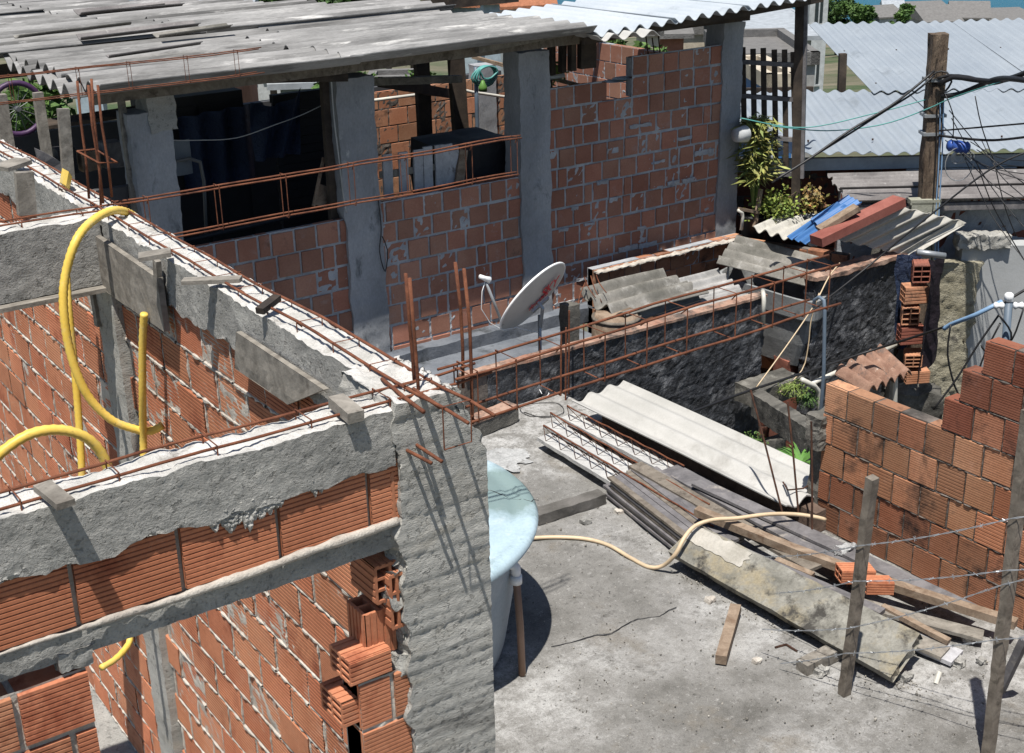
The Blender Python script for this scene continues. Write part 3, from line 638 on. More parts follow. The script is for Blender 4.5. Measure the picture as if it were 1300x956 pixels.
# ================================================================== THE BACK HOUSE (open shed room under fibre cement roof)
BY = 10.2
shed = thing('open_brick_house', 'back house of dull pink brick with an open dark room under corrugated sheets', 'house', (6.5, 10.2, -.1))
def bwall(x0, x1, z0, z1, seed, mk=None, mt='brick_old', y=BY, rows=None, dep=.09, half=.5, n=V((0, -1, 0))):
    mb = MB(); rows = rows or int(round((z1-z0)/.202)); bh = (z1-z0)/rows-.023
    wall(mb, V((x0, y, z0)), ex, n, x1-x0, rows, .184, bh, .023, dep, 0, seed=seed, mk=mk, var=.30, jit=.007, moff=.010, mamp=.0075, mseg=.03, msc=22, half=half, lv=.26)
    return mb.build('brick_wall', [M[mt], M['mortar_g']], shed)
bwall(3.3, 5.28, -.1, Y(430, 278, BY).z, 21)
bwall(5.6, 7.18, -.1, 1.46, 22)
X1 = Y(764, 90, BY).x; X2 = Y(806, 72, BY).x
def topmask(u, v):
    x_ = 7.5+u
    return v < 2.12 or (x_ < X1 and v < 2.36) or (x_ > X2)
bwall(7.5, 9.72, -.1, 2.44, 23, topmask, rows=13)
for (x0, x1, zt, yo) in ((3.47, 3.80, 2.50, .02), (5.27, 5.63, 2.57, .03), (7.15, 7.50, 2.60, .03), (9.70, 9.98, 2.64, .02)):
    def pt(p, a, b, c): return p + ex*(noise.fractal(V((p.x, 0, p.z*2.5)), .8, 2, 4)*.018*(1 if a > .9 or a < .1 else 0))
    rb('pillar', M['conc_blue'], shed, V((x0, BY-yo, -.1)), V((x1-x0, 0, 0)), V((0, .26, 0)), V((0, 0, zt+.1)), .035, .010, 9, trim=pt)
rb('pillar_head', M['conc_col'], shed, V((3.62, BY-.03, 2.34)), V((.22, 0, 0)), V((0, .25, 0)), V((0, 0, .28)), .04, .02, 9)
rb('base_ledge', M['alley'], shed, V((5.5, BY-.16, -.12)), V((2.6, 0, 0)), V((0, .17, 0)), V((0, 0, .16)), .05, .012, 8)
for (x0, x1, z0, sd) in ((7.55, 8.9, .3, 1), (8.6, 9.6, .9, 3), (8.2, 9.66, 1.55, 5), (7.6, 8.4, 1.05, 7)):   # smeared mortar along courses
    for k in range(5):
        a = x0+(x1-x0)*k/5; b = a+(x1-x0)/5*R.uniform(.5, 1.0); zz = z0 + R.choice((-.2, 0, .2))
        mb = MB(); rbox(mb, V((a, BY-.008, zz-.02-R.random()*.02)), V((b-a, 0, 0)), V((0, .03, 0)), V((0, 0, R.uniform(.02, .05))), .025, .012, 24)
        mb.build('mortar_smear', M['mortar_g'], shed)
# other walls of the room: far side brick, right and left ends
FYW = 13.4
mb = MB(); wall(mb, V((6.2, FYW, 0)), ex, V((0, -1, 0)), 5.2, 10, .24, .185, .015, .09, 0, seed=31, var=.35, moff=.004, mamp=.007, mk=lambda u, v: v < 1.82+.0*u); mb.build('brick_wall', [M['brick_wall'], M['mortar_d']], shed)
rb('pillar', M['conc_blue'], shed, V((Y(608, 150, FYW-.05).x, FYW-.05, 0)), V((.26, 0, 0)), V((0, .2, 0)), V((0, 0, 1.95)), .06, .01, 9)
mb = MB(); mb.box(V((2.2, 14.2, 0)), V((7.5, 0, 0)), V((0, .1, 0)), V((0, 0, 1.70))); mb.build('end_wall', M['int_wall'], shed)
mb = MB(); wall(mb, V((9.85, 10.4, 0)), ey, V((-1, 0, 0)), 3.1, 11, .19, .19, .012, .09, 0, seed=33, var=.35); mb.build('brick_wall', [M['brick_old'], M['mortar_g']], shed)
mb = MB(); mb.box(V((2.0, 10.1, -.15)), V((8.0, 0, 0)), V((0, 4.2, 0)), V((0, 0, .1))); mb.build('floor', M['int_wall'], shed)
# timber frame
def tb(name, a, b, wid, thk, m='wood_dark', ref=up, parent=shed):
    mb = MB(); bar(mb, V(a), V(b), wid, thk, ref, seg=.25, amp=.004); return mb.build(name, M[m], parent)
tb('roof_beam', V((3.15, BY-.12, 2.675)), V((7.75, BY-.12, 2.685)), .06, .09, 'wood_post')
tb('roof_beam', Y(605, 63, 9.95), Y(738, 38, 9.95), .07, .05, 'wood_grey')
tb('roof_beam', V((2.2, 12.3, 2.62)), V((9.9, 12.3, 2.62)), .06, .12)
tb('roof_beam', V((2.2, 14.1, 2.60)), V((9.9, 14.1, 2.60)), .06, .12)
tb('roof_beam', V((7.5, BY-.05, 2.70)), V((10.0, BY-.05, 2.70)), .06, .10)
for (px, py, qx, qy, yy, w_) in ((578, 75, 592, 255, 11.9, .17), (536, 98, 540, 190, 12.4, .16), (656, 70, 664, 220, 10.5, .08), (745, 60, 745, 86, 10.35, .18), (714, 62, 714, 92, 10.4, .05), (700, 60, 700, 95, 10.5, .05), (726, 62, 726, 90, 10.3, .06)):
    a = Y(qx, qy, yy); b = Y(px, py, yy); tb('post', V((a.x, yy, max(0, a.z-1.0 if yy > 11 else a.z))), V((b.x, yy, 2.62)), w_, .07, 'wood_dark', ey)
tb('post', V((Y(420, 200, 10.32).x, 10.32, 1.2)), V((Y(415, 120, 10.32).x, 10.32, 2.6)), .10, .06, 'wood_dark', ey)
tb('crossbar', Y(470, 104, 11.3), Y(585, 100, 11.3), .07, .07, 'wood_grey')
tb('crossbar', Y(482, 104, 11.6), Y(590, 122, 12.6), .05, .10, 'wood_dark')
tb('crossbar', Y(600, 72, 12.2), Y(735, 108, 10.9), .035, .035, 'wood_brown')
tb('crossbar', Y(150, 105, 10.15), Y(440, 98, 10.15), .05, .06, 'wood_dark')
for (px, py, qx, qy, w_) in ((52, 240, 40, 128, .10), (14, 150, 4, 100, .12), (155, 250, 152, 150, .06), (78, 120, 60, 120, .05)):
    pass
for (px, yy, z1_, w_) in ((6, 10.6, 2.7, .09), (54, 10.5, 2.7, .07), (158, 10.3, 2.6, .05)):
    a = Y(px, 160, yy); tb('post', V((a.x, yy, .3)), V((a.x, yy, z1_)), w_, .06, 'wood_grey', ey)
# roof sheets: each overlaps the next
def sheet(x0, x1, y0, y1, z0, z1, m, parent, seed, pitch=.235, amp=.03, wob=.012, zr=0.0):
    mb = MB(); corr(mb, V((x0, y0, z0)), V((x0+R.uniform(-.03, .03), y1, z0+zr)), V((x1, y0+R.uniform(-.012, .012), z1)), pitch, amp, .008, jag=.02, off=seed*3.1, wob=wob, per=12, seg=.3, phase=R.random())
    return mb.build('roof_sheet', M[m], parent, smooth=True)
ys = [9.72, 10.45, 11.15, 11.85, 12.6, 13.3, 14.0, 14.7, 15.4, 16.1, 16.8]
for i in range(10):
    xr = 7.38 if i < 4 else (6.7, 6.2, 5.7, 5.2, 4.7, 4.3)[i-4]
    xs = [3.02+R.uniform(-.05, .05), 3.0+(xr-3)*.5+R.uniform(-.25, .25), xr+R.uniform(-.12, .12)] if i else [3.10, 5.25, 7.62]
    for k in range(len(xs)-1):
        zo = 2.80 + i*.004 + (.014 if k % 2 else .0) + R.uniform(-.003, .004) + (.012 if i % 2 else 0)
        sheet(xs[k]-(.12 if k else 0), xs[k+1], ys[i]-.10+R.uniform(-.05, .05)*(i > 0), ys[i+1]+R.uniform(.04, .14), zo, zo+R.uniform(-.01, .01), 'fibre_old' if R.random() > .45 else 'fibre_old2', shed, i*5+k, zr=R.uniform(-.006, .006), pitch=.235, amp=.040, wob=.004)
for i in range(6):   # slipped ridge strips and battens lying along the sheets
    a = V((R.uniform(3.1, 4.6), R.uniform(10.1, 14.0), 2.89)); L = R.uniform(.5, 1.2)
    mb = MB(); corr(mb, a, a+V((0, R.uniform(.12, .24), .01)), a+V((L, R.uniform(-.03, .03), R.uniform(-.01, .03))), .2, .02, .008, jag=.03, off=i); mb.build('slipped_strip', M['fibre_grey' if i % 2 else 'fibre_dark'], shed, smooth=True)
mb = MB(); corr(mb, V((3.0, 11.7, 2.77)), V((3.0, 9.98, 2.75)), V((3.75, 11.7, 2.79)), .26, .045, .01, per=14, jag=0); mb.build('roof_sheet', M['fibre_old'], shed, smooth=True)
# bright white roof to the right
tb('fascia', V((7.6, 9.80, 2.70)), V((10.7, 9.80, 2.83)), .03, .06)
for i in range(3):
    a = 7.62+i*.94; zz = 2.765+i*.04
    mb = MB(); corr(mb, V((a, 9.66, zz)), V((a+1.0, 9.66, zz+.045)), V((a-.02, 11.55, zz-.01)), .177, .028, .006, wob=.004, off=40+i, per=12); mb.build('roof_sheet', M['white_roof'], shed, smooth=True)
mb = MB(); corr(mb, Z(756, 50, 2.74), Z(838, 42, 2.75), Z(700, 38, 2.74), .19, .03, .006, per=12); mb.build('roof_sheet', M['fibre_white'], shed, smooth=True)
for px in (832, 838, 836): pass
for k, (px, py, qx, qy) in enumerate(((823, 70, 820, 46), (831, 70, 828, 48), (838, 68, 836, 46))): rebar([Y(px, py, BY+.03), Y(qx, qy, BY+.03)], .007, shed, m='rust_dark')

# --- things inside the open room
def simple(name, label, cat, fn, m, group=None, smooth=False):
    mb = MB(); fn(mb); c = mb.v[0].copy(); o = mb.build(name, M[m], smooth=smooth); shift(o, c); return tag(o, label, cat, group)
p = thing('picket_panel', 'panel of upright pale grey pickets leaning behind the low wall between the two pillars', 'fence panel', Y(480, 250, 10.5))
mb = MB(); bar(mb, Y(482, 222, 10.52), Y(580, 208, 10.52), .06, .02, ey); mb.build('rail', M['wood_grey'], p)
for (px, t) in ((491, 196), (511, 193), (530, 190), (542, 186), (557, 184), (568, 183), (576, 186)):
    mb = MB(); a = Y(px+2, 252-(px-480)*.2, 10.5); b = Y(px, t, 10.5); bar(mb, a, b, .095, .022, ey, seg=.1, amp=.004); mb.build('picket', M['picket'], p)
board('board_offcut', 'short brown board leaning at the right end of the picket panel', 'board', Y(583, 232, 10.45), Y(588, 190, 10.5), .09, .03, ey, 'wood_brown')
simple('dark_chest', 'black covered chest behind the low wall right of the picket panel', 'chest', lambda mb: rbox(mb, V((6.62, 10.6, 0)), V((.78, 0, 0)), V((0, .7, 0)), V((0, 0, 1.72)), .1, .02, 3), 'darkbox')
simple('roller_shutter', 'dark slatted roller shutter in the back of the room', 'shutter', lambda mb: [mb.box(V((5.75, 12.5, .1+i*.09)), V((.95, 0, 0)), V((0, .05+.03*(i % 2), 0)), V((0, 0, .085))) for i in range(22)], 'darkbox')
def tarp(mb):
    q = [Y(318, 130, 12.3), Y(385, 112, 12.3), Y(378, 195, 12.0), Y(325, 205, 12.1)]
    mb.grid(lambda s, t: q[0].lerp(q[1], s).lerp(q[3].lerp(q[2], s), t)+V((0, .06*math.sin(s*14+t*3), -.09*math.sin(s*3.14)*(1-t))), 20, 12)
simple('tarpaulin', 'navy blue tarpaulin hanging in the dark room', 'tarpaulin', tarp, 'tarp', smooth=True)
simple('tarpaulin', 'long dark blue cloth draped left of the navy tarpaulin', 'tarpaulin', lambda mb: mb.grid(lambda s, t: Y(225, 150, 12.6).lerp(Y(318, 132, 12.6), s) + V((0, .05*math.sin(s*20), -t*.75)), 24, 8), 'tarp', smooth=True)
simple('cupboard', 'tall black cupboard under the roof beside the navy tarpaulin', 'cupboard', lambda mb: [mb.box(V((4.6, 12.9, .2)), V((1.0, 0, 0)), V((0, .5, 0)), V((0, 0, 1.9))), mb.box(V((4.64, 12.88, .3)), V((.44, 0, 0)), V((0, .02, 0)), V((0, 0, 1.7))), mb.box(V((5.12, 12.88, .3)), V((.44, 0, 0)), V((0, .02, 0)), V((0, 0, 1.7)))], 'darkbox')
ch = thing('metal_chair', 'tubular metal chair frame with a pale seat back in the dark room', 'chair', Y(240, 290, 10.9))
mb = MB(); mb.tube([Y(*p_, 10.9) for p_ in ((218, 300), (215, 230), (222, 205), (240, 201), (254, 206), (259, 230), (262, 300))], .016, 8); mb.build('frame', M['dull_tube'], ch, smooth=True)
mb = MB(); mb.grid(lambda s, t: Y(212, 180, 11.0).lerp(Y(240, 176, 11.0), s)+V((0, -.03*math.sin(s*3), -t*.30)), 8, 6); mb.build('backrest', M['tarp_grey'], ch, smooth=True)
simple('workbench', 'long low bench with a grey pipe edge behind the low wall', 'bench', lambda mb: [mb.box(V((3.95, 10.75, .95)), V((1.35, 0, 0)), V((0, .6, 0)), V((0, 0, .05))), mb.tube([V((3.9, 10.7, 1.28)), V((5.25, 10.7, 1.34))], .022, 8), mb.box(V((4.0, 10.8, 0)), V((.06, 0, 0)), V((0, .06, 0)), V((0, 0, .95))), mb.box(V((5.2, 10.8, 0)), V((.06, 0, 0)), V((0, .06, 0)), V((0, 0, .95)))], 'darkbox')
board('board_offcut', 'square brown board leaning behind the low wall by the left pillar', 'board', Y(406, 262, 10.4), Y(412, 236, 10.45), .15, .02, ey, 'wood_brown')
board('stick', 'thin pale stick leaning behind the low wall by the left pillar', 'stick', Y(398, 262, 10.38), Y(411, 200, 10.45), .025, .02, ey, 'wood_brown')
def dp(mb): rbox(mb, V((2.75, 10.35, .3)), V((.78, 0, 0)), V((0, .05, 0)), V((0, 0, 1.62)), .1, .02, 4)
simple('leaning_board', 'dark board left of the first pillar', 'board', dp, 'int_wall')
simple('leaning_board', 'lower warped grey board leaning left of the dark board', 'board', lambda mb: rbox(mb, Y(46, 200, 9.9)-up*.35, Y(80, 180, 9.9)-Y(46, 160, 9.9), V((0, .03, 0)), V((0, 0, .42)), .06, .02, 4), 'wood_slate')
simple('shelf_board', 'dark shelf board with a pale edge under the roof at far left', 'shelf', lambda mb: mb.box(Y(60, 165, 10.6), V((1.0, 0, .02)), V((0, .3, 0)), V((0, 0, .03))), 'wood_dark')
for k in range(4):
    a = V((2.9+k*.19, 10.9, 1.95)); simple('storage_crate', ('white paint bucket on the shelf at far left', 'grey box on the shelf at far left', 'beige carton on the shelf beside the first pillar', 'brown carton on the shelf next to the first pillar')[k], 'crate', lambda mb, a=a, k=k: rbox(mb, a, V((.15, 0, 0)), V((0, .15, 0)), V((0, 0, .16+.05*(k % 2))), .05, .008, 9), ('darkbox', 'darkbox', 'wood_brown', 'wood_slate')[k])
bc = thing('bicycle_wheel', 'purple bicycle wheel under the roof edge at far left', 'bicycle wheel', Y(22, 138, 10.9)); cc = Y(22, 138, 10.9)
def ringpts(c, r, ax, az, n=28): return [c+ax*(math.cos(i*2*math.pi/n)*r)+az*(math.sin(i*2*math.pi/n)*r) for i in range(n+1)]
mb = MB(); mb.tube(ringpts(cc, .20, ex, up), .022, 8); mb.build('tyre', M['purple'], bc, smooth=True)
mb = MB(); [mb.tube([cc, q_], .003, 4) for q_ in ringpts(cc, .19, ex, up, 14)]; mb.tube([cc-ey*.04, cc+ey*.04], .02, 8); mb.build('spokes', M['dull_tube'], bc)
hose('indoor_wire', 'thin sagging wire strung across the dark room', 'wire', [Y(206, 178, 10.6), Y(250, 178, 10.6), Y(300, 175, 10.6), Y(350, 158, 10.6), Y(385, 145, 10.6), Y(420, 128, 10.4)], .005, 'wire', step=.06, n=5)
hose('hanging_wires', 'thin tangled wires hanging down the left side of the middle pillar', 'wire', [Y(420, 95, 10.14), Y(424, 150, 10.14), Y(430, 200, 10.14), Y(436, 250, 10.14), Y(440, 270, 10.14)], .007, 'wire', step=.06, n=5)
hose('hanging_wires', 'dark cable loop hanging on the brick wall right of the middle pillar', 'wire', [Y(480, 252, 10.15), Y(484, 290, 10.15), Y(482, 320, 10.15), Y(489, 345, 10.15), Y(492, 318, 10.15), Y(485, 300, 10.15)], .005, 'cable', step=.05, n=5)
# washing line corner seen through the second opening
hose('handrail_pipe', 'cream pipe running across the far brick wall', 'pipe', [Y(470, 128, 13.0), Y(575, 115, 13.1), Y(600, 117, 13.1), Y(660, 126, 13.1)], .018, 'pvc', step=.3, n=7)
hose('green_pipe', 'upright pale green pipe before the far brick wall', 'pipe', [Y(606, 180, 12.9)-up*.6, Y(604, 85, 12.9)], .024, 'pvc_grey', step=.4, n=7)
def coil(mb):
    for k in range(5):
        c = Y(620, 92+k*1.5, 12.8); pts = ringpts(c, .0, ex, up, 20)
        pts = [c+ex*(math.cos(i*.314)*(.11+.012*k+.02*math.sin(i+k)))+up*(math.sin(i*.314)*(.07+.012*k))+ey*(.02*k) for i in range(21)]; mb.tube(pts, .011, 6)
simple('hose_coil', 'coiled teal garden hose hanging before the far brick wall', 'hose', coil, 'cable_teal', smooth=True)
simple('green_bottle', 'small bright green bottle hanging under the hose coil', 'bottle', lambda mb: mb.tube([Y(613, 116, 12.7), Y(613, 110, 12.7), Y(613, 106, 12.7), Y(613, 102, 12.7)], .05, 10, rs=[.05, .05, .03, .015]), 'leaf_bright', smooth=True)

# --- satellite dish on its mast
DY = 8.95; dish = thing('satellite_dish', 'grey satellite dish with red lettering on a thin mast behind the black parapet', 'satellite dish', Y(686, 500, DY))
A_ = Y(716, 341, DY); B_ = Y(635, 413, DY); C_ = (A_+B_)/2; maj = (A_-B_)
# dish plane seen nearly edge on: long axis maj, short axis chosen so that the ellipse's width matches
a1 = maj.normalized(); view = (C_-CAM).normalized(); nrm = a1.cross(view).normalized()      # perpendicular to axis and view
if nrm.z < 0: nrm = -nrm
face = (nrm*.95+view*.31).normalized(); face = (face - a1*face.dot(a1)).normalized(); a2 = face.cross(a1).normalized()
RM, RS = maj.length/2, maj.length/2*.92; DEP = .045
def dishpt(r, th, k=0): return C_ + a1*(math.cos(th)*r*RM) + a2*(math.sin(th)*r*RS) - face*(DEP*(1-r*r)+k)
mb = MB(); mb.grid(lambda s, t: dishpt(s, t*2*math.pi, 0), 10, 40); mb.grid(lambda s, t: dishpt(s, t*2*math.pi, .010), 10, 40); mb.build('reflector', M['dish'], dish, smooth=True)
mb = MB(); mb.tube([dishpt(1.0, t*2*math.pi/40, .003) for t in range(41)], .011, 8); mb.build('rim', M['rim'], dish, smooth=True)
lnb = Y(617, 354, DY); arm0 = B_ + a1*.02 - face*.01
mb = MB(); mb.tube([arm0, lnb-V((0, 0, .03))], .013, 8); mb.build('feed_arm', M['galv'], dish, smooth=True)
mb = MB(); t_ = (C_-lnb).normalized(); mb.tube([lnb-t_*.07, lnb-t_*.02, lnb-t_*.018, lnb+t_*.035, lnb+t_*.037], .03, 12, rs=[.018, .02, .02, .03, .028]); l_ = mb.build('receiver_head', M['rim'], dish, smooth=True)
mb = MB(); back = C_ - face*(DEP+.01); mast = Y(686, 416, DY)
mb.tube([back, back - face*.07 - up*.02, mast], .016, 8); mb.box(back-face*.03-a1*.10, a1*.2, a2*.05, -face*.02); mb.build('bracket', M['galv'], dish)
mb = MB(); mb.tube([Y(686, 505, DY)-up*.25, Y(685, 400, DY)], .017, 10); mb.build('mast', M['galv'], dish, smooth=True)
hcp = [lnb, Y(612, 370, DY), Y(611, 392, DY), Y(622, 410, DY), Y(638, 419, DY), Y(655, 416, DY), mast-up*.05]
mb = MB(); mb.tube(hcp, .004, 5); mb.build('coax_cable', M['rim'], dish, smooth=True)
def text_on(body, size, name, m, parent, origin, xdir, nrm_, ys=1.0, ext=.001, shear=.0):
    cu = bpy.data.curves.new(name, 'FONT'); cu.body = body; cu.size = size; cu.extrude = ext; cu.align_x = 'CENTER'; cu.align_y = 'CENTER'; cu.shear = shear; cu.offset = size*.02
    o = bpy.data.objects.new(name, cu); COL.objects.link(o); xd = xdir.normalized(); n_ = nrm_.normalized(); yd = n_.cross(xd)
    me = bpy.data.meshes.new_from_object(o.evaluated_get(bpy.context.evaluated_depsgraph_get())); bpy.data.objects.remove(o)
    o2 = bpy.data.objects.new(name, me); COL.objects.link(o2); me.materials.clear(); me.materials.append(M[m]); o2.parent = parent; o2.location = origin - parent_loc(parent)
    for v_ in me.vertices: c = v_.co.copy(); v_.co = xd*c.x + yd*(c.y*ys) + n_*c.z
    return o2
vb = -face                                         # the convex back, which the camera sees
sv_ = 1 if a2.dot(nrm) > 0 else -1
pt_ = lambda u, v, lift: C_ + a1*(u*RM) + a2*(v*RS) - face*(DEP*(1-(u*u+v*v))+.010) + vb*lift
text_on('SKY', .115, 'lettering', 'red', dish, pt_(.36, .16*sv_, .014), a1, vb, 1.9, shear=.25)
text_on('sky.com.br', .055, 'lettering', 'red', dish, pt_(.02, .05*sv_, .016), a1, vb, 2.0, shear=.2)

# ================================================================== TERRACE
cp = [(700, 822), (712, 820), (725, 817), (740, 812), (755, 808), (766, 807), (776, 805), (789, 797), (800, 791), (809, 787), (822, 786), (837, 784), (848, 776), (862, 771)]
mb = MB(); pts = []
for (a, b), (c, d) in zip(cp, cp[1:]):
    for i in range(5): p = Z(a+(c-a)*i/5, b+(d-b)*i/5, .0); p = p+nv(p, 16)*.006; p.z = .007; pts.append(p)
mb.tube(pts, .004, 4, rs=[.0025+.003*abs(noise.noise(p*9)) for p in pts]); struct(mb.build('floor_crack', M['black']))
# blue water tank
TC = V((3.08, 6.10, 0)); TR = 1.045; TH_ = .85
tank = thing('water_tank', 'big round water tank with a faded light blue lid beside the concrete column', 'water tank', TC)
mb = MB(); n_ = 64
prof = [(.0, .0), (.70, 0), (.735, .02), (.75, .08), (.80, .42), (.845, .74), (.86, .80), (.845, .82)]
mb.grid(lambda s, t: TC + V((math.cos(t*6.28319), math.sin(t*6.28319), 0))*(TR*1.08*prof[int(round(s*7))][0]) + up*prof[int(round(s*7))][1], 7, n_)
mb.build('tank_body', M['tankbody'], tank, smooth=True)
lp = [(1.0, -.035), (1.004, -.01), (.985, .012), (.93, .02), (.92, .012), (.86, .012), (.83, .035), (.6, .055), (.3, .07), (.0, .075)]
mb = MB(); mb.grid(lambda s, t: TC + V((math.cos(t*6.28319), math.sin(t*6.28319), 0))*(TR*lp[int(round(s*9))][0]) + up*(TH_+lp[int(round(s*9))][1]+.004*noise.noise(V((math.cos(t*6.28)*3, math.sin(t*6.28)*3, s*3)))), 9, 96)
lid = mb.build('tank_lid', M['lid'], tank, smooth=True)
def onlid(px, py, dz=0): return Z(px, py, TH_+.03+dz)
crk = []
for i in range(26):
    t = i/25; p = onlid(604+t*80, 623+t*12+3*noise.noise(V((t*6, 1, 0))))
    dd = (V((p.x, p.y, 0))-TC).length/TR
    for (r1, z1), (r2, z2) in zip(lp[2:], lp[3:]):
        if r2 <= dd <= r1: p.z = TH_+z1+(z2-z1)*((r1-dd)/max(1e-6, r1-r2)); break
    crk.append(p-up*.0005)
mb = MB(); mb.tube(crk, .004, 4, rs=[.0022+.002*abs(noise.noise(p*7)) for p in crk]); mb.build('lid_crack', M['black'], lid)
pp = thing('downpipe', 'brown plastic pipe with a white elbow running down the side of the blue tank', 'pipe', V((3.9, 5.6, 0)))
e0 = Z(640, 711, .74); e1 = Z(655, 720, .70); e2 = V((e1.x+.0, e1.y, .63)); foot = V((e1.x+.02, e1.y-.01, 0.0))
mb = MB(); mb.tube([e0, e0.lerp(e1, .9), e1, e2], .027, 12); mb.tube([e0+(e1-e0)*.25, e0+(e1-e0)*.45], .033, 12); mb.tube([e2+up*.02, e2-up*.03], .033, 12); mb.build('elbow', M['rim'], pp, smooth=True)
mb = MB(); mb.tube([e2, e2.lerp(foot, .5)+V((.006, 0, 0)), foot], .021, 12); mb.build('pipe', M['pvc_brown'], pp, smooth=True)
# parapet (black roughcast) and its twin across the gap
def rough(name, label, cat, o, x, y, z, m, seg=.03, amp=.015, sc=9, trim=None, top_m=None, top_amp=None, smooth=True):
    mb = MB(); rbox(mb, o, x, y, z, seg, amp, sc, trim=trim, top_m=1 if top_m else None, top_amp=top_amp)
    ob = mb.build(name, [M[m], M[top_m]] if top_m else M[m], smooth=smooth); shift(ob, V(o)); return tag(ob, label, cat) if label else ob
def jag_r(p, a, b, c):
    if a > .9: p = p + ex*(noise.fractal(V((0, 3, p.z*5)), .8, 2, 4)*.05*(a-.9)*10)
    return p
pw = thing('parapet_wall', 'black painted roughcast parapet with a thin brick red coping, behind the rusty rebar cage', 'wall', V((5.6, 8.53, -.4)))
mb = MB(); rbox(mb, V((5.62, 8.53, -1.7)), V((3.16, 0, 0)), V((0, .14, 0)), V((0, 0, 2.05)), .024, .010, 16, trim=jag_r); mb.build('wall_body', M['tar'], pw)
mb = MB(); rbox(mb, V((5.40, 8.515, .352)), V((3.40, 0, 0)), V((0, .115, 0)), V((0, 0, .024)), .03, .005, 15); mb.build('coping', M['brick_cop'], pw, smooth=True)
mb = MB(); rbox(mb, V((5.40, 8.54, -.05)), V((.23, 0, 0)), V((0, .12, 0)), V((0, 0, .40)), .04, .006, 11); mb.build('end_bricks', M['mortar_d'], pw, smooth=True)
mb = MB(); mb.tube([V((8.72, 8.48, .12)), V((8.72, 8.48, .34)), V((8.73, 8.50, .39)), V((8.78, 8.56, .40))], .022, 10); mb.build('pipe_end', M['pvc'], pw, smooth=True)
w2 = thing('black_wall', 'taller black roughcast wall with brick coping, right of the open cement tank', 'wall', V((9.2, 8.5, -2.6)))
def tall(p, a, b, c):
    if a < .12 and c < .8: p = p + ex*(.30*(1-a/.12)*(1-c/.8)*-.0) + ex*(noise.fractal(V((0, 3, p.z*4)), .8, 2, 4)*.06)
    return p
mb = MB(); rbox(mb, V((9.43, 8.50, -2.65)), V((1.26, 0, 0)), V((0, .14, 0)), V((0, 0, 3.04)), .026, .011, 16, trim=tall); mb.build('wall_body', M['tar'], w2)
mb = MB(); rbox(mb, V((9.40, 8.46, .385)), V((1.33, 0, 0)), V((0, .22, 0)), V((0, 0, .04)), .04, .014, 11); mb.build('coping', M['brick_cop'], w2, smooth=True)
# step block at the parapet's foot
simple('kerb_block', 'low brick edged block lying at the foot of the parapet by the column', 'block', lambda mb: rbox(mb, V((5.16, 8.12, .01)), V((.54, .09, 0)), V((-.02, .14, 0)), V((0, 0, .12)), .03, .008, 14), 'conc_mould', smooth=True)
simple('flat_tile', 'thin reddish tile lying on the low block by the parapet', 'tile', lambda mb: rbox(mb, V((5.155, 8.115, .135)), V((.54, .09, 0)), V((-.02, .14, 0)), V((0, 0, .02)), .03, .004, 14), 'brick_cop', smooth=True)
# low brick kerb along the edge, under the white sheet
simple('brick_kerb', 'low dark brick kerb along the terrace edge under the long pale sheet', 'kerb', lambda mb: rbox(mb, V((6.20, 5.45, .004)), V((.14, 0, 0)), V((0, 2.30, 0)), V((0, 0, .15)), .04, .010, 12), 'brown_kerb', smooth=True)
mb = MB(); corr(mb, V((6.00, 7.90, .20)), V((6.56, 7.92, .235)), V((6.03, 5.56, .20)), .20, .022, .010, wob=.004, per=14, jag=.01)
s_ = mb.build('corrugated_sheet', M['fibre_white'], smooth=True); shift(s_, V((6.1, 5.3, .2))); tag(s_, 'long pale corrugated sheet lying along the terrace edge beside the joists', 'roof sheet')
# lattice joists
gi = 'concrete lattice joists lying on the terrace'
def joist(label, a, b, sd):
    a = V(a); b = V(b); t = (b-a).normalized(); s2 = t.cross(up).normalized(); L = (b-a).length; o = thing('lattice_joist', label, 'joist', a, gi)
    mb = MB(); bar(mb, a+up*.015, b+up*.015, .125, .03, seg=.06, amp=.003); mb.build('base_plank', M['conc_pale2'], o)
    top = [a+t*(L*i/16)+up*(.115+.004*math.sin(i*2+sd)) for i in range(17)]
    mb = MB(); mb.tube(top, .006, 6); mb.build('top_bar', M['rust'], o)
    for s in (-1, 1):
        z_ = []; k = int(L/.10)
        for i in range(k+1): z_.append(a + t*(i*.10) + (s2*(s*.045)+up*.03 if i % 2 else up*.113))
        mb = MB(); mb.tube(z_, .0032, 5); mb.build('lattice_wire', M['rust_dark'], o)
    return o
J = [((690, 557), (905, 688)), ((699, 541), (900, 660)), ((720, 532), (868, 610))]
for k, (lab, zz) in enumerate((('lattice joist nearest the blue tank, partly under the planks', .07), ('middle lattice joist of the three, partly under the planks', .075), ('lattice joist nearest the long pale sheet', .08))):
    joist(lab, Z(*J[k][0], zz), Z(*J[k][1], zz), k)
simple('batten', 'short dark batten under the left ends of the joists', 'batten', lambda mb: bar(mb, Z(718, 575, .03), Z(770, 560, .03), .06, .055), 'wood_dark')
# concrete kerb strip between tank and slats
simple('kerb_strip', 'low grey concrete strip running from the blue tank to the stack of slats', 'kerb', lambda mb: rbox(mb, Z(684, 667, .005), Z(770, 640, .005)-Z(684, 667, .005), V((.01, .11, 0)), V((0, 0, .075)), .03, .007, 14), 'conc_mould2', smooth=True)
